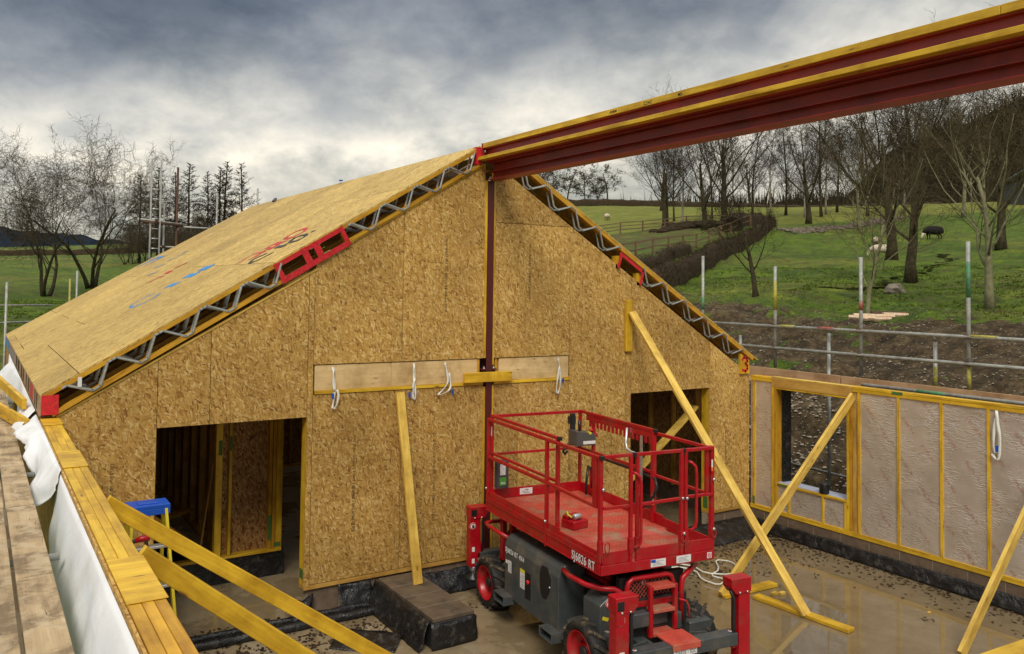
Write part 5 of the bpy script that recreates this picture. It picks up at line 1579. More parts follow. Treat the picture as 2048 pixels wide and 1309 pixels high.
o1 = outrigger(-.03, -.34, .30, 1.155, 1, 0)
handsticker(o1, -.045, -.402, .93)
m = MB(); m.box((-.07, -.4025, .56), (-.01, -.4015, .64)); lp(m, 'warning_sticker', WHITE, o1)
m = MB(); m.beam((-.06, -.4035, .58), (-.035, -.4035, .625), .002, .012, up=Y); m.beam((-.04, -.4035, .60), (-.02, -.4035, .575), .002, .014, up=Y); lp(m, 'sticker_print', REDS, o1)
lp(MB().box((-.11, -.4115, .9), (-.02, -.409, 1.10)).box((-.095, -.4115, 1.015), (-.03, -.4125, 1.1)), 'open_end', LRED, o1)
lp(MB().box((-.10, -.4135, 1.03), (-.02, -.4095, 1.12)), 'open_end', BLACK, o1, bevel=.004)
o2 = outrigger(1.49, -.34, .27, 1.15, -1, 0)
o3_ = outrigger(-.05, 2.80, .42, 1.20, 1, 0)
handsticker(o3_, -.09, 2.738, .95)
lp(MB().box((-.10, 2.7375, .62), (-.06, 2.7385, .68)), 'warning_sticker', WHITE, o3_); lp(MB().box((-.10, 2.7375, .47), (-.06, 2.7385, .53)), 'warning_sticker', WHITE, o3_)
lp(MB().box((-.12, 2.7275, 1.08), (-.04, 2.7295, 1.165)), 'open_end', BLACK, o3_)
o4 = outrigger(1.49, 2.80, .42, 1.20, -1, 0)
m = MB(); m.box((-.02, 2.74, .50), (1.44, 2.86, .60), X); lp(m, 'outrigger_beam', LGREY, bevel=.005)

# red tool box on the deck
M_l = Matrix.Translation((-6.295, -3.203, 0)) @ Matrix.Rotation(-.1208, 4, 'Z')
tb = thing('tool_case', 'small red box holding a silver canister, left on the lift platform', 'tool case', M_l @ Vector((.42, 1.12, 1.349)), -.1208 + .25)
MAT[tb.name] = Matrix.Identity(4)
m = MB(); m.box((-.12, -.10, 0), (.12, .10, .09)); m.box((-.105, .02, .09), (.115, .10, .13)); m.build('case', LRED, tb, .006, mw='local')
MB().lathe([(.030, 0), (.034, .006), (.034, .10), (.030, .106)], (-.05, -.03, .124), 'x', 14).build('canister', GALV, tb, mw='local')
MB().tube([(-.08, -.03, .125), (-.10, .02, .15), (-.07, .05, .17), (-.09, .07, .14)], .012, 7).build('yellow_cord', GRP, tb, mw='local')
MB().box((.1201, -.04, .02), (.135, .03, .06)).build('clasp', LDARK, tb, mw='local')

# ================================================================== TERRAIN
CP = np.array([
    (2.3, .1, .45), (2.2, -3, .5), (2.2, -8, .5), (2.2, 4, .5), (2.2, 9, .6), (4.6, 2, 1.65), (4.4, -2.4, 1.75), (4.4, -8, 1.7), (4.6, 8, 1.7), (6.27, 3.4, 2.14), (6.1, -1.2, 2.55), (6.2, -9, 2.6),
    (9.8, 5.9, 3.0), (9.8, -4, 3.0), (12.6, 5.5, 3.34), (12.9, 9.9, 4.0), (15.9, 3.5, 3.71), (14.3, 9.1, 3.95), (22.9, 9.85, 4.5), (18.3, 7.9, 4.2), (20, -10, 4.6), (36, 18, 6.1), (45, 24.7, 6.7), (49.7, 18.5, 7.3), (52.6, 29.5, 7.9), (61, 29, 8.9),
    (58.5, 37.5, 9.6), (77, 43, 11.9), (94, 38.6, 14.0), (17, 18, 4.3), (64, 44.7, 11.0), (24.4, 27.4, 5.4), (49, 59.3, 9.9), (62, 57.5, 11.9), (30, 33.5, 6.6), (55.7, 43.8, 10.8), (98, 123, 21.9), (144, 96, 21.4), (71, 81, 14.7),
    (67, 66, 12.4), (86, 60, 14.8), (108, 129, 22.9), (125, 165, 23.0), (190, 130, 24.0), (-11, 20.4, 2.6), (-6.6, 41, 3.24), (-4.9, 44.5, 3.6), (-7.9, 162, 8.7), (13.4, 149, 9.2), (10, 88, 6.9), (30, 110, 10), (4, 60, 4.8), (12.7, 46, 4.5),
    (-14, 2, .0), (-14, -10, -.1), (-25, 0, .3), (-25, 25, 1.6), (-40, 60, 3.5), (-60, 0, -.5), (-60, 150, 8.5), (0, -30, .3), (40, -30, 5.0), (-40, -40, -.5), (0, 14, .6), (-8, 14, .6), (6, 16, 2.2), (200, 0, 24), (160, 60, 22), (300, 200, 26), (-100, 300, 9.5), (100, 300, 22), (-300, 0, 0), (0, -300, 0), (300, -200, 20)])
PX = CP[:, :2]; PZ = CP[:, 2]
Dm = np.sqrt(((PX[:, None] - PX[None]) ** 2).sum(-1))
Aug = np.block([[Dm + np.eye(len(PX)) * -.4, np.ones((len(PX), 1)), PX], [np.ones((1, len(PX))), np.zeros((1, 3))], [PX.T, np.zeros((2, 3))]])
WTS = np.linalg.solve(Aug, np.concatenate([PZ, np.zeros(3)]))


def hfield(x, y):
    x = np.asarray(x, float); y = np.asarray(y, float)
    d = np.sqrt((x[..., None] - PX[:, 0]) ** 2 + (y[..., None] - PX[:, 1]) ** 2)
    h = d @ WTS[:-3] + WTS[-3] + WTS[-2] * x + WTS[-1] * y
    far = np.clip((np.hypot(x, y) - 260) / 300, 0, 1)
    h = h * (1 - far) + 6 * far
    # excavated platform for the building
    dx = np.maximum(np.maximum(-12.0 - x, x - .9), 0); dy = np.maximum(np.maximum(-12.8 - y, y - 11.6), 0)
    t = np.clip(np.hypot(dx, dy) / 1.4, 0, 1); t = t * t * (3 - 2 * t)
    return h * t - .12 * (1 - t)


def gh(x, y):
    return float(hfield(np.array([x]), np.array([y]))[0]) + fine(x, y)


def mudf(x, y):
    d = x - .15 * y
    return (1.5 if x < 5.5 else 1) * max(0., min(1., (15.2 - d) / 6.0)) * (1 if x > .8 else 0) * (1 if y > -40 else 0) if y < 16 else 0.


def fine(x, y):
    if -12.4 < x < 1.6 and -13 < y < 12: return 0.
    r = math.hypot(x, y)
    if r > 160: return 0.
    mu = mudf(x, y)
    k = min(1., max(0., (abs(x - .9)) / 1.5))
    n_ = mnoise.noise(Vector((x * .35, y * .35, 1))) * .25 + mnoise.noise(Vector((x * 1.1, y * 1.1, 5))) * (.07 + .20 * mu) + mnoise.noise(Vector((x * 2.9, y * 2.9, 8))) * (.03 + .13 * mu) + mnoise.noise(Vector((x * 7, y * 7, 3))) * .05 * mu
    return n_ * k


NG = 400
tt = np.linspace(-1, 1, NG)
axx = np.sinh(tt * 7.0) / math.sinh(7.0) * 2600
axx = np.where(np.abs(axx) < 1e9, axx, 0)
GX, GY = np.meshgrid(axx + 7.0, axx + 3.0, indexing='xy')
HZ = hfield(GX, GY)
verts = []
mud = np.zeros(NG * NG, dtype=np.float32)
k = 0
for j in range(NG):
    for i in range(NG):
        x, y = float(GX[j, i]), float(GY[j, i])
        verts.append((x, y, float(HZ[j, i]) + fine(x, y)))
        mud[k] = mudf(x, y) if abs(x) < 60 else 0
        k += 1
me = bpy.data.meshes.new('ground')
idx = np.arange(NG * NG).reshape(NG, NG)
fcs = np.stack([idx[:-1, :-1], idx[:-1, 1:], idx[1:, 1:], idx[1:, :-1]], -1).reshape(-1, 4)
me.from_pydata(verts, [], fcs.tolist())
at_ = me.attributes.new('mud', 'FLOAT', 'POINT'); at_.data.foreach_set('value', mud)
FX, FY = GX.ravel(), GY.ravel()
# strip between the two upper fences (rough) and the smooth upper field beyond
side_lo = (FY - 30) - (FX - 22) * .42
side_hi = (FY - 62) + (FX - 46) * .42
rough_ = ((side_lo > 0) & (side_hi < 0) & (FX > 15) & (FX < 80)).astype(np.float32) * .9
far_ = ((side_hi >= 0) & (FX > 20) & (FY > 40)).astype(np.float32)
a2 = me.attributes.new('rough_field', 'FLOAT', 'POINT'); a2.data.foreach_set('value', rough_)
a3 = me.attributes.new('far_field', 'FLOAT', 'POINT'); a3.data.foreach_set('value', far_)
me.materials.append(GRND)
me.polygons.foreach_set('use_smooth', [True] * len(me.polygons))
go = bpy.data.objects.new('ground', me); COL.objects.link(go); tag(go, kind='structure')


def ridge(name, pts, mat, base=-20, thick=300, seed=0, jag=4, label=None):
    """a far hill: crest line given as (x, y, z); slopes fall to both sides"""
    P_ = [Vector(p) for p in pts]
    out = []
    for a, b_ in zip(P_[:-1], P_[1:]):
        n_ = 24
        out += [a.lerp(b_, i / n_) for i in range(n_)]
    out.append(P_[-1])
    vs = []; m_ = 9
    for i, p in enumerate(out):
        t = (out[min(i + 1, len(out) - 1)] - out[max(i - 1, 0)]); t.z = 0; t.normalize()
        s_ = Vector((-t.y, t.x, 0))
        z = p.z + jag * mnoise.noise(Vector((i * .35, seed, 0))) + jag * .5 * mnoise.noise(Vector((i * 1.3, seed, 4)))
        for j in range(m_):
            q = (j / (m_ - 1) - .5) * 2
            hh_ = base + (z - base) * math.cos(q * math.pi / 2) ** .8
            c = p + s_ * q * thick
            vs.append((c.x, c.y, hh_ + (jag * .6 * mnoise.noise(Vector((i * .5, j * 1.7, seed))) if 0 < j < m_ - 1 else 0)))
    m = MB(); m.add(vs, [(i * m_ + j, i * m_ + j + 1, (i + 1) * m_ + j + 1, (i + 1) * m_ + j) for i in range(len(out) - 1) for j in range(m_ - 1)], X, smooth=True)
    o = m.build(name, mat); tag(o, kind='structure'); return o


ridge('hill', [(-900, 1350, 40), (-400, 1560, 118), (-100, 1680, 112), (25, 1700, 100), (160, 1640, 88), (330, 1560, 66), (600, 1500, 20)], HILLF, -10, 420, 2, 12)
ridge('hill', [(170, 150, 22), (236, 147, 33), (250, 132, 52), (284, 117, 68), (330, 80, 90), (380, 0, 110), (380, -200, 90)], HILLR, 8, 75, 5, 5)

from mathutils.bvhtree import BVHTree
_h = [o for o in COL.objects if o.name.startswith('hill')][-1]
_bv = BVHTree.FromPolygons([tuple(v_.co + _h.location) for v_ in _h.data.vertices], [tuple(q_.vertices) for q_ in _h.data.polygons])


def HILL_Z(x, y):
    r_ = _bv.ray_cast(Vector((x, y, 400)), Vector((0, 0, -1)))
    return r_[0].z if r_[0] else -99


# stones scattered in the mud
rs_ = random.Random(21)
m = MB()
for i in range(14000):
    x = rs_.uniform(1.4, 15) if rs_.random() < .6 else rs_.uniform(1.4, 6.5); y = rs_.uniform(-9, 14)
    if i > 13200: x = rs_.uniform(2.0, 5.5); y = rs_.uniform(-1.5, 3.2)
    if mudf(x, y) < rs_.uniform(.1, .8): continue
    big = rs_.random()
    s_ = rs_.uniform(.010, .028) if big < .95 and i <= 13200 else rs_.uniform(.02, .05)
    c = Vector((x, y, gh(x, y) + s_ * .15))
    vs = []
    for (a, b_, d) in ((1, 0, 0), (-1, 0, 0), (0, 1, 0), (0, -1, 0), (0, 0, 1), (0, 0, -1), (.7, .7, .3), (-.7, .6, .3)):
        vs.append(c + Vector((a * rs_.uniform(.7, 1.5), b_ * rs_.uniform(.6, 1.3), d * rs_.uniform(.4, .9))) * s_)
    a0 = rs_.uniform(0, 6.28)
    hx = [c + Vector((math.cos(a0 + q * 1.047) * s_ * rs_.uniform(.8, 1.5), math.sin(a0 + q * 1.047) * s_ * rs_.uniform(.6, 1.1), s_ * .15)) for q in range(6)]
    tx = [c + (q - c) * .6 + Vector((0, 0, s_ * rs_.uniform(.3, .65))) for q in hx]
    m.add(hx + tx, [(q, (q + 1) % 6, 6 + (q + 1) % 6, 6 + q) for q in range(6)] + [tuple(range(6, 12))], X)
tag(m.build('gravel', STONE), 'pale stones turned up in the mud bank', 'gravel', kind='stuff')
# grass tufts
m = MB()
GR1 = m_plain('grass_blades', (.080, .130, .007), .8, 0, .5, 1.2, 0, spec=.2, dirt=(.16, .14, .035), dirt_amt=.6, dsc=1.0)
for i in range(42000):
    u_ = rs_.random()
    if u_ < .8:
        d = 12 + 38 * rs_.random() ** 1.6; an = rs_.uniform(R(32), R(72))
    else:
        d = 22 + 25 * rs_.random(); an = rs_.uniform(R(-4), R(14))
    x, y = CAM.x + d * math.sin(an), CAM.y + d * math.cos(an)
    if x < 1.6 and y < 12.5: continue
    mu_ = mudf(x, y)
    if mu_ > .05 and rs_.random() < mu_ * 1.5: continue
    if mnoise.noise(Vector((x * .6, y * .6, 2))) < -.18: continue
    z = gh(x, y)
    for k in range(3):
        a = rs_.uniform(0, 6.28); h_ = rs_.uniform(.03, .09); w_ = rs_.uniform(.008, .02) * (1 + d / 40)
        p = Vector((x + rs_.uniform(-.06, .06), y + rs_.uniform(-.06, .06), z - .01))
        t = Vector((math.cos(a), math.sin(a), 0))
        m.add([p - t * w_, p + t * w_, p + Vector((rs_.uniform(-.05, .05), rs_.uniform(-.05, .05), h_))], [(0, 1, 2)], Z)
tag(m.build('grass', GR1), 'short green winter grass over the field', 'grass', kind='stuff')

# ================================================================== TREES
def grow(tr, tw, p, d, L, r, lvl, P, rg):
    """p start, d direction, L length, r radius. tr: limb mesh, tw: twig mesh"""
    n = max(3, int(P['seg'][min(lvl, len(P['seg']) - 1)]))
    pts = [p.copy()]; dirs = [d.copy()]
    cur = p.copy(); cd_ = d.copy()
    jit = P['jit'][min(lvl, len(P['jit']) - 1)]
    for i in range(n):
        cd_ = (cd_ + Vector((rg.gauss(0, jit), rg.gauss(0, jit), rg.gauss(0, jit))) + Vector((0, 0, P['up'][min(lvl, len(P['up']) - 1)]))).normalized()
        cur = cur + cd_ * (L / n)
        pts.append(cur.copy()); dirs.append(cd_.copy())
    taper = P.get('taper', .35)
    rs2 = [r * (1 - (1 - taper) * i / n) for i in range(n + 1)]
    if lvl == 0:
        rs2[0] *= 1.35
    mb_ = tr if lvl < P['split'] else tw
    mb_.tube(pts, rs2, 7 if lvl == 0 else (5 if lvl == 1 else 3), lvl < 2, 0)
    if lvl >= P['levels']: return
    nc = P['kids'][min(lvl, len(P['kids']) - 1)]
    nc = max(1, int(round(nc * rg.uniform(.8, 1.2))))
    lo_ = P['start'][min(lvl, len(P['start']) - 1)]
    for k in range(nc):
        t = lo_ + (1 - lo_) * ((k + rg.random()) / nc)
        f_ = t * n; i = min(int(f_), n - 1)
        q = pts[i].lerp(pts[i + 1], f_ - i)
        dd = dirs[i + 1]
        ang = R(P['ang'][min(lvl, len(P['ang']) - 1)]) * rg.uniform(.7, 1.25)
        az = rg.uniform(0, 6.283) if lvl else (k * 2.4 + rg.uniform(-.5, .5))
        o_ = dd.orthogonal().normalized(); o_.rotate(Matrix.Rotation(az, 3, dd))
        nd = (dd * math.cos(ang) + o_ * math.sin(ang)).normalized()
        ll = L * P['ratio'][min(lvl, len(P['ratio']) - 1)] * rg.uniform(.65, 1.15) * (1.15 - P.get('cone', .35) * t)
        grow(tr, tw, q, nd, ll, max(rs2[i] * P['rr'] * (.6 + .4 * (1 - t)), P['rmin']), lvl + 1, P, rg)


SPREAD = dict(levels=4, split=2, seg=[6, 7, 5, 4, 3], jit=[.06, .10, .13, .18, .22], up=[.0, .10, .07, .04, .0], kids=[10, 8, 6, 4], start=[.30, .2, .2, .15], ang=[44, 36, 38, 42], ratio=[1.0, .55, .52, .5], rr=.42, rmin=.0065, cone=.35)
TALL = dict(levels=4, split=2, seg=[8, 5, 4, 4, 3], jit=[.04, .09, .13, .18, .2], up=[.02, .10, .07, .0, -.04], kids=[26, 8, 6, 5], start=[.2, .2, .2, .15], ang=[42, 38, 40, 40], ratio=[.34, .52, .58, .6], rr=.40, rmin=.0080, cone=.7)
CURLY = dict(levels=4, split=2, seg=[7, 9, 9, 7, 5], jit=[.14, .22, .30, .34, .34], up=[.05, .10, .07, .04, .0], kids=[6, 8, 7, 6], start=[.25, .25, .15, .1], ang=[40, 42, 45, 45], ratio=[.95, .62, .50, .5], rr=.46, rmin=.0095, cone=.25)
LARCH = dict(levels=3, split=1, seg=[8, 5, 3, 2], jit=[.015, .08, .12, .15], up=[.0, .05, .0, -.05], kids=[80, 14, 4], start=[.12, .15, .1], ang=[82, 55, 45], ratio=[.40, .34, .5], rr=.24, rmin=.020, cone=1.03)
FLAT = dict(levels=3, split=2, seg=[6, 5, 4, 3], jit=[.05, .14, .2, .2], up=[.0, .03, .02, 0], kids=[15, 9, 6], start=[.38, .3, .1], ang=[74, 50, 50], ratio=[.42, .40, .4], rr=.42, rmin=.015, cone=.1)


def make_tree(name, label, cat, H, r, P, seed, bark, twig, stems=1, spread=.25, group=None, needles=None, leafs=None):
    rg = random.Random(seed)
    t_ = thing(name, label, cat, (0, 0, 0), 0, group)
    tr, tw = MB(), MB()
    for s_ in range(stems):
        a = s_ * 2.4 + seed
        d = Vector((math.cos(a) * spread * (stems > 1), math.sin(a) * spread * (stems > 1), 1)).normalized()
        grow(tr, tw, Vector((math.cos(a) * r * (stems > 1), math.sin(a) * r * (stems > 1), -.15)), d, H * (.62 if P is not TALL and P is not LARCH and P is not FLAT else 1.0) * rg.uniform(.85, 1.05), r * (1 if stems == 1 else .75), 0, P, rg)
    if needles:
        nm_ = MB()
        vs = tw.v
        for i in range(0, len(vs), 7):
            if rg.random() < .7:
                p = vs[i] + Vector((rg.gauss(0, .10), rg.gauss(0, .10), rg.gauss(0, .05)))
                a = rg.uniform(0, 6.28); s2 = rg.uniform(.10, .22)
                nm_.add([p + Vector((math.cos(a) * s2, math.sin(a) * s2, 0)), p - Vector((math.cos(a) * s2, math.sin(a) * s2, rg.uniform(-.05, .05))), p + Vector((0, 0, s2 * .7))], [(0, 1, 2)], Z)
        nm_.build('foliage', needles, t_, mw='local')
    if leafs:
        nm_ = MB()
        for i in range(0, len(tw.v), 5):
            if tw.v[i].z < H * .42 and rg.random() < .30:
                p = tw.v[i] + Vector((rg.gauss(0, .04), rg.gauss(0, .04), rg.gauss(0, .04)))
                a = Vector((rg.gauss(0, 1), rg.gauss(0, 1), rg.gauss(0, 1))).normalized() * .035; b_ = a.orthogonal().normalized() * .025
                nm_.add([p - a, p + b_, p + a, p - b_], [(0, 1, 2, 3)], Z)
        nm_.build('leaves', leafs, t_, mw='local')
    tr.build('trunk', bark, t_, mw='local')
    tw.build('crown', twig, t_, mw='local')
    zmax = max(p.z for p in tw.v)
    t_['_h'] = zmax
    return t_


used = set()


def put(proto, x, y, H, rz_, label=None, group=None, sink=.0, lean=None):
    o = proto if proto.name not in used else copy_tree(proto)
    used.add(proto.name)
    s_ = H / proto['_h']
    o.location = (x, y, gh(x, y) - sink)
    o.scale = (s_, s_, s_)
    o.rotation_euler = (lean or 0, 0, rz_)
    if label: o['label'] = label
    if group: o['group'] = group
    return o


# foreground right
tA = make_tree('bare_tree', 'slender pale barked tree with whippy low branches, standing behind the split logs', 'tree', 7, .10, SPREAD, 4, BARKL, TWIGL)
tB = make_tree('bare_tree', 'stout dark tree forking low beside the grey boulder', 'tree', 9, .22, SPREAD, 9, BARK, TWIG)
tC = make_tree('bare_tree', 'lichen covered tree with upswept pale limbs near the right edge', 'tree', 8, .15, SPREAD, 16, BARKL, TWIGL)
tD = make_tree('bare_tree', 'small tree keeping red brown dead leaves low on its branches beside the hedge', 'tree', 5, .13, SPREAD, 23, BARK, TWIG, leafs=LEAFR)
put(tA, 12.58, 5.49, 7.2, 0); put(tB, 22.9, 9.85, 11.0, 1.0); put(tC, 15.9, 3.54, 8.3, 0); put(tD, 12.92, 9.89, 5.4, 2)
put(tB, 36.2, 18.3, 14.5, 3.3, 'dark tree standing behind the stout forking tree, its trunk just left of it')
put(tB, 49.7, 18.5, 15, 1.9, 'tall tree with a flaking reddish trunk at the right, beyond the lichen covered tree')
put(tB, 19.6, 2.6, 9.5, 4.4, 'dark stem close behind the lichen covered tree at the right edge')
# birches and mixed trees on the slope
tE = make_tree('birch_tree', 'leftmost slim birch of the row beyond the hedge', 'birch tree', 13, .16, TALL, 31, BARK, TWIGR)
tF = make_tree('birch_tree', 'white stemmed birch leaning right beside the leftmost one', 'birch tree', 13, .15, TALL, 37, BIRCH, TWIGR)
GB = 'bare birches and ash trees beyond the hedge'
put(tE, 67.3, 65.9, 12, 0, group=GB); put(tF, 65.3, 61.4, 13.5, 1, group=GB)
ring = [(tE, 76, 66, 13, 'first dark tree right of the pale birch'), (tF, 79, 65, 14.5, 'second pale stemmed birch in the row'), (tE, 80, 62.5, 14.5, 'dark tree between the pale birches'), (tF, 83, 62, 15, 'birch in the densest part of the row'),
        (tE, 85, 61, 15.5, 'tall dark tree in the densest part of the row'), (tF, 82, 56, 15.5, 'pale trunked tree where the row meets the hedge end'), (tE, 84, 55, 16, 'dark trunk beside the hedge end'), (tF, 88, 57, 16, 'tree behind the hedge end'), (tE, 92, 58, 15, 'rearmost tree of the row'),
        (tE, 86, 50, 16, 'tall tree just right of the hedge end'), (tF, 89, 47, 15, 'tree above the stone pile'), (tE, 74, 71, 12, 'tree partly hidden behind the row near its left end')]
for i, (t_, x, y, H, lb) in enumerate(ring):
    put(t_, x, y, H * .87, i * 1.3, lb, GB)
GW = 'bare trees in the wood at the right'
rw_ = random.Random(5)
for i in range(13):
    an = rw_.uniform(R(46), R(66)); d = rw_.uniform(80, 175)
    x, y = CAM.x + d * math.sin(an), CAM.y + d * math.cos(an)
    put((tB, tE, tC, tB)[i % 4], x, y, rw_.uniform(12, 19), rw_.uniform(0, 6), 'bare brown tree in the wood climbing the hill at the right', GW)
GH = 'trees on the wooded hill'
for i in range(46):
    t = rw_.random()
    x = 215 + 110 * t + rw_.uniform(-25, 25); y = 140 - 45 * t + rw_.uniform(-25, 25)
    o = put((tE, tB)[i % 2], x, y, rw_.uniform(14, 20), rw_.uniform(0, 6), 'bare tree on the wooded hill at the far right', GH)
    hz_ = 10 + 42 * max(0, min(1, (t * 1.1))) + rw_.uniform(-6, 2)
    o.location.z = max(o.location.z, hz_)
m = MB()
for i in range(5200):
    t = rw_.random(); k_ = rw_.random()
    cx0 = 165 + 175 * t; cy0 = 152 - 125 * t
    x = cx0 + (rw_.random() - .5) * 90; y = cy0 + (rw_.random() - .5) * 70
    zc = max(gh(x, y), -50)
    hillh = HILL_Z(x, y)
    z = max(zc, hillh) - .5
    for q in range(4):
        h_ = rw_.uniform(3, 7.5); a = rw_.uniform(0, 6.28); w_ = rw_.uniform(.08, .30)
        p = Vector((x + rw_.uniform(-1.6, 1.6), y + rw_.uniform(-1.6, 1.6), z))
        s_ = Vector((math.cos(a), math.sin(a), 0)) * w_
        e = p + Vector((rw_.gauss(0, 1.1), rw_.gauss(0, 1.1), h_))
        m.add([p - s_, p + s_, e], [(0, 1, 2)], Z)
tag(m.build('woodland', m_plain('dark_wood_twigs', (.042, .034, .021), .95, 0, .4, .05, 0, spec=0)), 'bare brown woodland covering the hill at the far right', 'woodland', kind='stuff')
# wind swept trees on the skyline
tG = make_tree('larch_tree', 'broad flat topped larch, rightmost on the skyline beyond the ridge', 'larch tree', 8, .2, FLAT, 51, BARK, TWIG, needles=NEEDLE)
tH = make_tree('larch_tree', 'thin ragged larch between the broad ones on the skyline', 'larch tree', 8, .16, FLAT, 58, BARK, TWIG, needles=NEEDLE)
GS = 'larches on the skyline above the upper field'
put(tG, 111.9, 126.4, 10.2, 0, group=GS); put(tH, 107.5, 129, 9.0, 0, group=GS)
put(tG, 104.0, 131, 10.2, 2.6, 'broad bushy larch, second from the gable on the skyline', GS); put(tH, 101.5, 132.5, 9.6, 1.6, 'narrow larch close to the gable edge on the skyline', GS); put(tH, 98.8, 134, 10.0, 3.6, 'larch partly hidden behind the gable edge on the skyline', GS)
put(tG, 110, 127.6, 7.2, 4.0, 'low larch filling the gap beside the rightmost one on the skyline', GS)
# left side: contorted willows, larches, brown wood
tI = make_tree('willow_tree', 'large bare tree with contorted twigs, left of the aluminium ladder', 'willow tree', 11, .20, CURLY, 63, BARK, TWIGC, stems=3, spread=.28)
tJ = make_tree('willow_tree', 'spreading contorted bare tree at the far left', 'willow tree', 11, .19, CURLY, 72, BARK, TWIGC, stems=3, spread=.35)
put(tI, -5.5, 44.5, 11.4, 0); put(tJ, -8.3, 41, 11.0, 1.2)
put(tJ, -13.6, 25, 3.2, 2.4, 'low tangled bush of contorted twigs at the left edge of the field')
tK = make_tree('larch_tree', 'pointed bare larch standing alone above the roof', 'larch tree', 11, .15, LARCH, 81, BARK, TWIG)
tL = make_tree('larch_tree', 'pointed bare larch, first right of the rusty pole', 'larch tree', 11, .15, LARCH, 88, BARK, TWIG)
GL = 'pointed larches behind the roof'
def at_d(px, d):       # plan position at a distance along a bearing given as a horizontal offset
    a = YAW + math.atan((px - 872.15) / 1583.5)
    return CAM.x + d * math.sin(a), CAM.y + d * math.cos(a)
for t_, px, d, H, lb in ((tK, 481, 100, 11.6, None), (tL, 375, 98, 11.6, None), (tK, 413, 100, 10.7, 'short pointed larch between the first larch and the twin pair'), (tL, 437, 100, 11.3, 'left one of the twin pointed larches'), (tK, 447, 102, 12.0, 'right one of the twin pointed larches'), (tL, 314, 96, 11.0, 'larch seen through the rungs of the aluminium ladder'), (tK, 348, 97, 10.4, 'larch hidden behind the rusty pole'), (tL, 278, 94, 10.0, 'larch just left of the aluminium ladder')):
    x, y = at_d(px, d)
    put(t_, x, y, H, px * .1, lb, GL)
GN = 'bare trees of the brown wood behind the roof'
for i in range(24):
    px = 250 + i * 11 + rw_.uniform(-6, 6); d = rw_.uniform(80, 108)
    x, y = at_d(px, d)
    put((tI, tE, tJ, tB)[i % 4], x, y, rw_.uniform(4.0, 6.3), rw_.uniform(0, 6), 'low bare tree in the brown wood behind the roof and ladder', GN)

# ================================================================== HEDGES
def hedge(label, pts, h_, w_, seed, dens=420):
    h_ *= .88
    rg = random.Random(seed)
    m = MB()
    P_ = [Vector((p[0], p[1], 0)) for p in pts]
    tot = 0
    for a, b_ in zip(P_[:-1], P_[1:]):
        L = (b_ - a).length
        d = (b_ - a).normalized(); s_ = Vector((-d.y, d.x, 0))
        n = int(L * dens / 2)
        ns = max(2, int(L / .8))
        # dense inner body with a lumpy surface
        vs = []
        for i in range(ns + 1):
            c = a.lerp(b_, i / ns)
            for j in range(7):
                an = math.pi * j / 6
                k_ = 1 + .16 * mnoise.noise(Vector((c.x * .7, c.y * .7, j * .9 + seed)))
                q = c + s_ * (math.cos(an) * w_ * .42 * k_)
                vs.append((q.x, q.y, gh(q.x, q.y) - .05 + (math.sin(an) ** .6) * h_ * .86 * k_))
        m.add(vs, [(i * 7 + j, i * 7 + j + 1, (i + 1) * 7 + j + 1, (i + 1) * 7 + j) for i in range(ns) for j in range(6)] + [tuple(range(7)), tuple(ns * 7 + j for j in range(6, -1, -1))], Z, smooth=True)
        for i in range(n):
            c = a.lerp(b_, rg.random())
            an = rg.uniform(.02, math.pi - .02)
            lump = 1 + .14 * mnoise.noise(Vector((c.x * .7, c.y * .7, seed)))
            q = c + s_ * math.cos(an) * w_ * .5 * lump; z = gh(q.x, q.y) + (math.sin(an) ** .6) * h_ * lump * rg.uniform(.75, 1.0)
            p = Vector((q.x, q.y, z)); e = p + Vector((rg.gauss(0, .10), rg.gauss(0, .10), rg.gauss(.03, .13)))
            t = Vector((rg.gauss(0, 1), rg.gauss(0, 1), rg.gauss(0, 1))).normalized() * rg.uniform(.008, .022)
            m.add([p - t, p + t, e], [(0, 1, 2)], Z)
    return one(m, 'hedge', HEDGE, label, 'hedge')


hedge('long clipped bare hedge curving up the slope, nearer of the two', [(6.0, 12.6), (10, 13.4), (13.5, 15.5), (17, 18.0), (24, 22.5), (33, 28.5), (46, 36.5), (58, 43)], 1.5, 1.15, 3)
hedge('second clipped bare hedge behind the first, further from the lane', [(7, 15.5), (11, 18), (16, 21.5), (22, 25.5), (29, 29.5), (34, 32.3)], 1.1, .95, 5, 200)
hedge('bushy upper end of the hedge below the birches', [(52, 43), (60, 48.5), (68, 52.5)], 1.9, 2.2, 7, 150)
hedge('dark overgrown hedge along the far top of the upper field', [(84, 140), (98, 123), (112, 116), (130, 106), (150, 92), (165, 82)], 1.9, 2.5, 9, 60)
hedge('dark hedge line at the far edge of the left field', [(-60, 158), (-20, 162), (8, 156), (30, 140)], 1.5, 2.0, 11, 60)
# ================================================================== FENCES
def fence(label, pts, step, h_, rails, mat=DARKW, rw2=.035, rh=.1):
    f_ = thing('field_fence', label, 'fence', (pts[0][0], pts[0][1], gh(*pts[0])))
    P_ = [Vector((p[0], p[1], 0)) for p in pts]
    posts = []
    for a, b_ in zip(P_[:-1], P_[1:]):
        n = max(1, int((b_ - a).length / step))
        posts += [a.lerp(b_, i / n) for i in range(n)]
    posts.append(P_[-1])
    for p in posts:
        z = gh(p.x, p.y)
        MB().box((p.x - .06, p.y - .06, z - .1), (p.x + .06, p.y + .06, z + h_), Z).build('post', mat, f_)
    for k in range(rails):
        m = MB()
        for a, b_ in zip(posts[:-1], posts[1:]):
            f2 = (k + 1) / (rails + .15)
            m.beam((a.x, a.y, gh(a.x, a.y) + h_ * f2), (b_.x, b_.y, gh(b_.x, b_.y) + h_ * f2), rw2, rh)
        m.build('rail', mat, f_)
    return f_


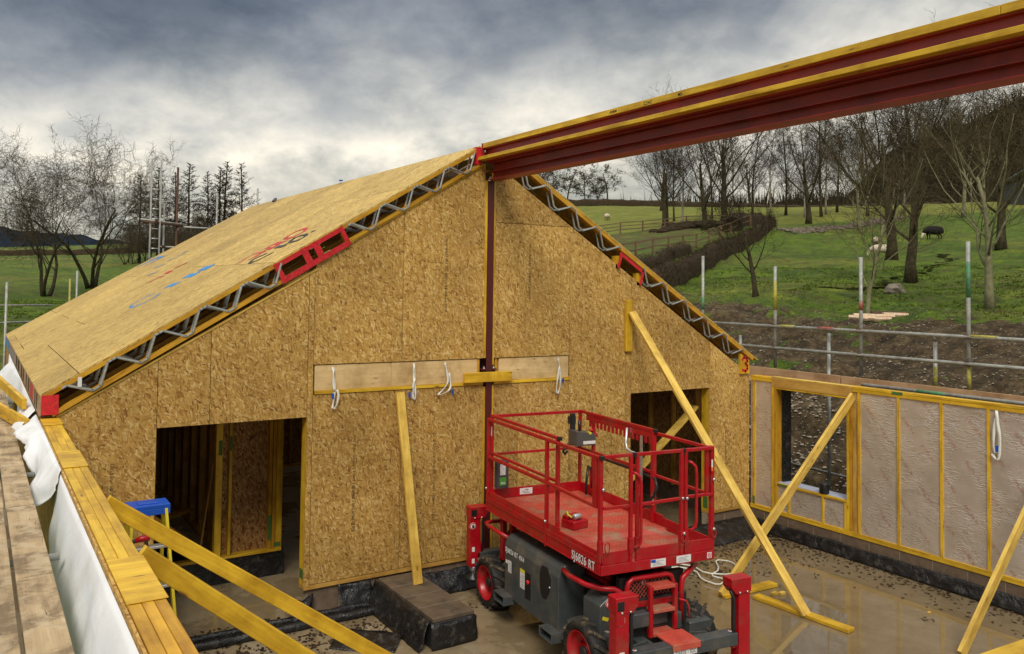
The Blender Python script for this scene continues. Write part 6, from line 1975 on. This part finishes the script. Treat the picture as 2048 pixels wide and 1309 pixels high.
fence('dark post and rail fence along the bottom of the upper field', [(46, 62), (52, 58.5), (60, 56), (66, 54)], 2.6, 1.25, 3)
fence('nearer post and rail fence running up towards the birches', [(22, 30), (30, 33.5), (42, 38.5), (56, 44)], 2.9, 1.2, 2)

# ================================================================== SHEEP
LEGM = m_plain('sheep_leg', (.22, .17, .12), .9, 0, .2, 12, .2, spec=.1)


def sheep(label, x, y, rz_, wool, face, scale=1.0, grp=None, name='sheep'):
    t_ = thing(name, label, 'sheep', (x, y, gh(x, y)), rz_, grp)
    rg = random.Random(int(x * 7))
    vs = []
    nu, nv = 14, 12
    prof = [(-.62, .10), (-.58, .22), (-.45, .31), (-.2, .34), (.1, .34), (.35, .31), (.50, .24), (.58, .14)]
    m = MB()
    rings = []
    for (xx, rr) in prof:
        for k in range(nv):
            a = 2 * math.pi * k / nv
            bmp = 1 + .07 * mnoise.noise(Vector((xx * 9, math.cos(a) * 4, math.sin(a) * 4 + x)))
            rings.append((xx, math.cos(a) * rr * .86 * bmp, .62 + math.sin(a) * rr * bmp * (1.0 if math.sin(a) > 0 else .85)))
    fs = [(i * nv + k, i * nv + (k + 1) % nv, (i + 1) * nv + (k + 1) % nv, (i + 1) * nv + k) for i in range(len(prof) - 1) for k in range(nv)]
    fs += [tuple(range(nv - 1, -1, -1)), tuple((len(prof) - 1) * nv + k for k in range(nv))]
    m.add(rings, fs, X, 0, True)
    # neck and lowered grazing head, muzzle, ears
    m.tube([(.45, 0, .70), (.62, 0, .60), (.72, 0, .42)], [.17, .15, .11], 10, True, 0)
    m.tube([(.70, 0, .45), (.74, 0, .38), (.80, 0, .25), (.85, 0, .12), (.87, 0, .07)], [.09, .105, .09, .062, .04], 10, True, 2)
    for s_ in (-1, 1):
        m.tube([(.72, .07 * s_, .36), (.70, .15 * s_, .36), (.71, .20 * s_, .33)], [.03, .035, .01], 6, True, 2)
        m.tube([(.36, .14 * s_, .42), (.38, .14 * s_, .28), (.36, .14 * s_, .15), (.37, .14 * s_, 0.0)], [.085, .05, .032, .035], 7, True, 1)
        m.tube([(-.40, .15 * s_, .45), (-.34, .15 * s_, .34), (-.45, .15 * s_, .22), (-.42, .15 * s_, 0.0)], [.11, .07, .035, .035], 7, True, 1)
    m.tube([(-.60, 0, .72), (-.67, 0, .60), (-.67, 0, .45)], [.05, .04, .02], 6, True, 0)
    o = m.build('body', [wool, wool if wool is WOOLD else LEGM, face], t_, mw='local')
    t_.scale = (scale,) * 3
    return t_


sheep('cream sheep grazing on the slope, the lower of two close together', 45.5, 24.5, 2.2, WOOL, WOOL, .95)
sheep('cream sheep grazing behind and above the other cream one', 52.9, 29.2, .6, WOOL, WOOL, .9)
sheep('black sheep with a pale head grazing further right by the ditch', 61.3, 29.0, 2.6, WOOLD, WOOL, 1.25)
sheep('tiny white sheep in the upper field beside the skyline larches', 70.7, 81.2, .4, WOOL, WOOL, 1.1)
sheep('tiny black sheep in the upper field', 63.5, 86.5, 2.0, WOOLD, WOOLD, 1.1)

# boulder, logs, stone pile, mud heap, shed
def rock(m, c, s_, rg, fl=.7):
    vs = []; c = Vector(c)
    nu, nv = 5, 8
    vs.append(c + Vector((0, 0, s_ * fl)))
    for i in range(1, nu):
        for k in range(nv):
            th_, ph = math.pi * i / nu, 2 * math.pi * k / nv
            r_ = s_ * rg.uniform(.75, 1.2)
            vs.append(c + Vector((r_ * math.sin(th_) * math.cos(ph), r_ * math.sin(th_) * math.sin(ph), r_ * math.cos(th_) * fl)))
    vs.append(c - Vector((0, 0, s_ * fl)))
    fs = [(0, 1 + k, 1 + (k + 1) % nv) for k in range(nv)]
    for i in range(nu - 2):
        for k in range(nv):
            a = 1 + i * nv; fs.append((a + k, a + nv + k, a + nv + (k + 1) % nv, a + (k + 1) % nv))
    a = 1 + (nu - 2) * nv; fs += [(a + k, len(vs) - 1, a + (k + 1) % nv) for k in range(nv)]
    m.add(vs, fs, X)


rr_ = random.Random(8)
m = MB(); rock(m, (18.3, 7.9, gh(18.3, 7.9) + .12), .36, rr_, .75); one(m, 'boulder', STONE, 'pale grey boulder on the grass left of the stout tree', 'boulder', bevel=.02)
GK = 'split logs under the slender tree'
for i, (dx, dy, L, a, lb) in enumerate(((-.5, -.3, 1.1, -.3, 'longest pale split log of the heap, nearest the building'), (.1, .3, .9, .2, 'split log lying across the back of the heap'), (-.2, -.05, 1.2, .1, 'split log with red bark in the middle of the heap'), (.6, -.25, .8, -.1, 'split log at the right end of the heap'), (-.9, -.1, .7, .5, 'short split log at the left end of the heap'), (.8, .05, 1.0, .35, 'dark barked log sticking out right of the heap'))):
    x, y = 12.2 + dx, 5.0 + dy
    an = a + 2.2
    d = Vector((-math.cos(YAW + a), math.sin(YAW + a), 0)) * L / 2
    z = gh(x, y) + .09 + (.1 if i in (1, 2) else 0)
    m = MB(); m.tube([Vector((x, y, z)) - d, Vector((x, y, z)), Vector((x, y, z + .02)) + d], [.075, .085, .07], 6, smooth=False); one(m, 'split_log', LOGM if i != 5 else RUST, lb, 'log', GK)
m = MB()
for i in range(900):
    t = rr_.random(); x = 56 + 30 * t + rr_.gauss(0, .8); y = 39.5 + 7 * t + rr_.gauss(0, .7)
    rock(m, (x, y, gh(x, y) + .05), rr_.uniform(.08, .26), rr_, .6)
tag(m.build('rubble', m_plain('tumbled_stones', (.17, .14, .105), .9, 0, .4, 1, .2, spec=.1)), 'line of tumbled stones above the slope', 'rubble', kind='stuff')
m = MB()
for i in range(160):
    x, y = 58 + rr_.gauss(0, 2.6), 53.0 + rr_.gauss(0, 1.0)
    rock(m, (x, y, gh(x, y) + .3 * math.exp(-((x - 58) / 2.5) ** 2)), rr_.uniform(.3, .7), rr_, .8)
tag(m.build('brushwood_heap', HEDGE), 'dark heap of brushwood by the upper fence', 'brushwood heap', kind='stuff')
sh = thing('farm_shed', 'low grey farm shed glimpsed through the trees at the far right', 'shed', (124, 36, gh(124, 36) - 1.2), -.5)
MAT[sh.name] = Matrix.Identity(4)
MB().box((-14, -5, -1), (14, 5, 3.6), X).build('wall', SHEDM, sh, mw='local')
m = MB(); m.prism([(-5.4, 3.55), (0, 5.2), (5.4, 3.55), (5.4, 3.7), (0, 5.4), (-5.4, 3.7)], Y, Z, X * 29, (-14.5, 0, 0)); m.build('roof', m_plain('shed_roof', (.26, .31, .33), .6, .1, .2, 1, 0), sh, mw='local')
for k in range(3):
    MB().box((-10 + k * 8, -5.05, -1), (-6 + k * 8, -5.01, 2.8), Z).build('doorway', BLACK, sh, mw='local')
# drainage ditch across the slope (dark turf edge)
m = MB()
pts = [(16.5, 9.6), (19.5, 9.2), (23, 11.0), (29, 12.3), (37, 15.4), (46, 20.5)]
for a, b_ in zip(pts[:-1], pts[1:]):
    for k in range(14):
        t = k / 14; x = a[0] + (b_[0] - a[0]) * t; y = a[1] + (b_[1] - a[1]) * t
        for q in range(3):
            rock(m, (x + rr_.gauss(0, .14), y + rr_.gauss(0, .14), gh(x, y) - .02), rr_.uniform(.10, .18), rr_, .35)
tag(m.build('ditch_edge', m_plain('ditch_mud', (.022, .022, .006), .95, 0, .4, 3, .2, spec=.05)), 'dark muddy lip of a ditch across the grass', 'ditch', kind='stuff')

# ================================================================== SCAFFOLDING
def collar(o_, x, y, z):
    MB().box((x - .038, y - .038, z - .035), (x + .038, y + .045, z + .035)).build('coupler', RUST, o_, .006)


sr = thing('scaffold_guardrail', 'two rail tube scaffold guardrail along the outside of the foil lined wall', 'scaffold', (1.3, 0, 0))
for z in (3.45, 3.04):
    MB().tube([(1.27, -9.5, z + .015), (1.27, 2.9, z - .01)], .029, 10).build('rail_tube', POLE, sr)
for y_, zt, zb_, cm, c0, c1 in ((2.19, 4.82, 2.68, GPOLE, 3.7, 3.95), (.463, 4.58, 2.66, YPOLE, 3.75, 4.3), (-1.22, 4.71, 2.69, RPOLE, 3.8, 3.95), (-2.92, 4.91, 2.56, GPOLE, 4.05, 4.6)):
    MB().tube([(1.32, y_, zb_), (1.32, y_, zt)], .029, 10).build('standard_tube', POLE, sr)
    MB().tube([(1.32, y_, c0), (1.32, y_, c1)], .0298, 10).build('paint_band', cm, sr)
    for z in (3.45, 3.04): collar(sr, 1.29, y_, z)
MB().tube([(1.32, -2.92, 2.62), (1.32, -2.92, 3.0)], .0298, 10).build('paint_band', YPOLE, sr)
MB().tube([(1.27, .02, 3.455), (1.27, .30, 3.455)], .0298, 10).build('paint_band', YPOLE, sr)
MB().tube([(1.27, -.75, 3.457), (1.27, -.45, 3.457)], .0298, 10).build('paint_band', RPOLE, sr)
MB().tube([(1.27, -3.35, 3.462), (1.27, -2.98, 3.462)], .0298, 10).build('paint_band', YPOLE, sr)
for y_, zt in ((-.59, 3.37), (-2.40, 3.33), (1.30, 3.22), (-4.9, 3.4)):
    MB().tube([(1.38, y_, -.12), (1.38, y_, zt)], .029, 10).build('standard_tube', POLE, sr)
MB().tube([(1.38, -2.40, 2.6), (1.38, -2.40, 2.95)], .0298, 10).build('paint_band', YPOLE, sr)
for a, b_ in ((-9.5, -5.9), (-5.88, -1.05), (-1.03, 2.9)):
    MB().box((1.02, a, 2.50), (1.055, b_, 2.675), Y).build('toe_board', TOE, sr, .003)
for y_ in (-6, -3.6, -1.2, 1.2):
    MB().tube([(.55, y_, 2.42), (1.55, y_, 2.42)], .024, 8).build('transom_tube', POLE, sr)
for k in range(3):
    MB().box((.36 + k * .225, -9.5, 2.448), (.575 + k * .225, 2.9, 2.486), Y).build('board', SCB, sr, .003)
MB().tube([(.30, -9.5, 2.66), (.30, -1.86, 2.655)], .028, 10).build('ledger_tube', POLE, sr)
m = MB(); m.tube([(.30, -3.1, 2.6565), (.30, -2.7, 2.6565)], .0285, 10); m.build('paint_band', GPOLE, sr)
MB().tube([(1.45, 2.6, .95), (1.45, -4.5, .80)], .024, 8).build('ledger_tube', POLE, sr)
MB().tube([(.75, 1.2, .75), (.75, -4.5, .72)], .024, 8).build('ledger_tube', POLE, sr)
MB().box((.5, -4.5, .66), (.72, 1.4, .70), Y).build('board', SCB, sr, .003)
one(MB().tube([(4.75, 3.05, gh(4.75, 3.05) + .25), (5.7, 2.9, gh(5.7, 2.9) + .12)], .05, 7), 'scrap_log', LOGM, 'reddish log lying on the mud behind the scaffold rail', 'log')
# inner scaffold behind the eaves on the left
sb_ = thing('tube_scaffold', 'tube scaffold at the far left beyond the roof eaves', 'scaffold', (-11.6, 9, 0))
for x, y_, zt in ((-11.55, 9.0, 4.05),):
    MB().tube([(x + .3, y_, 0), (x + .3, y_, zt)], .024, 8).build('standard_tube', POLE, sb_)
MB().tube([(-12.4, 10.2, 3.53), (-10.2, 11.9, 3.50)], .022, 8).build('rail_tube', POLE, sb_)
MB().tube([(-12.4, 10.2, 3.13), (-10.2, 11.9, 3.12)], .022, 8).build('rail_tube', POLE, sb_)
MB().tube([(-9.6, 12.4, 0), (-9.6, 12.4, 4.35)], .024, 8).build('standard_tube', POLE, sb_)
MB().tube([(-9.75, 12.5, 0), (-9.75, 12.5, 4.15)], .024, 8).build('standard_tube', YPOLE, sb_)
ss = thing('tube_scaffold', 'scaffold tubes behind the roof beside the aluminium ladder', 'scaffold', (-7.3, 12.3, 0))
MB().tube([(-7.17, 12.6, 0), (-7.17, 12.6, 7.2)], .030, 8).build('standard_tube', RUST, ss)
MB().tube([(-7.5, 12.6, 0), (-7.5, 12.6, 6.15)], .024, 8).build('standard_tube', POLE, ss)
MB().tube([(-8.15, 12.2, 5.66), (-7.0, 12.6, 5.62)], .024, 8).build('rail_tube', RUST, ss)
MB().tube([(-8.15, 12.25, 5.72), (-6.9, 12.65, 5.66)], .024, 8).build('rail_tube', POLE, ss)
MB().tube([(-7.2, 12.6, 5.60), (-5.4, 12.9, 5.60)], .024, 8).build('rail_tube', POLE, ss)
MB().tube([(-7.6, 12.6, 5.04), (-5.4, 12.9, 5.06)], .024, 8).build('rail_tube', POLE, ss)
for x, y_, z in ((-7.17, 12.6, 5.62), (-7.74, 12.3, 5.72), (-7.5, 12.6, 5.05)):
    collar(ss, x, y_, z)
MB().tube([(-6.1, 12.6, 0), (-6.1, 12.6, 6.53)], .024, 8).build('standard_tube', POLE, ss)
MB().tube([(-5.4, 11.2, 0), (-5.4, 11.2, 6.62)], .024, 8).build('standard_tube', POLE, ss)
al = thing('access_ladder', 'tall aluminium ladder rising above the roof at the left', 'ladder', (-7.7, 12.35, 0))
for x in (-7.89, -7.65):
    MB().beam((x + .0, 12.45, 0), (x + .0, 12.35, 7.32), .03, .07, up=Y).build('stile', GALV, al)
for k in range(28):
    z = .3 + k * .26
    if z < 7.2: MB().tube([(-7.89, 12.4, z), (-7.65, 12.4, z)], .016, 6).build('rung', GALV, al)
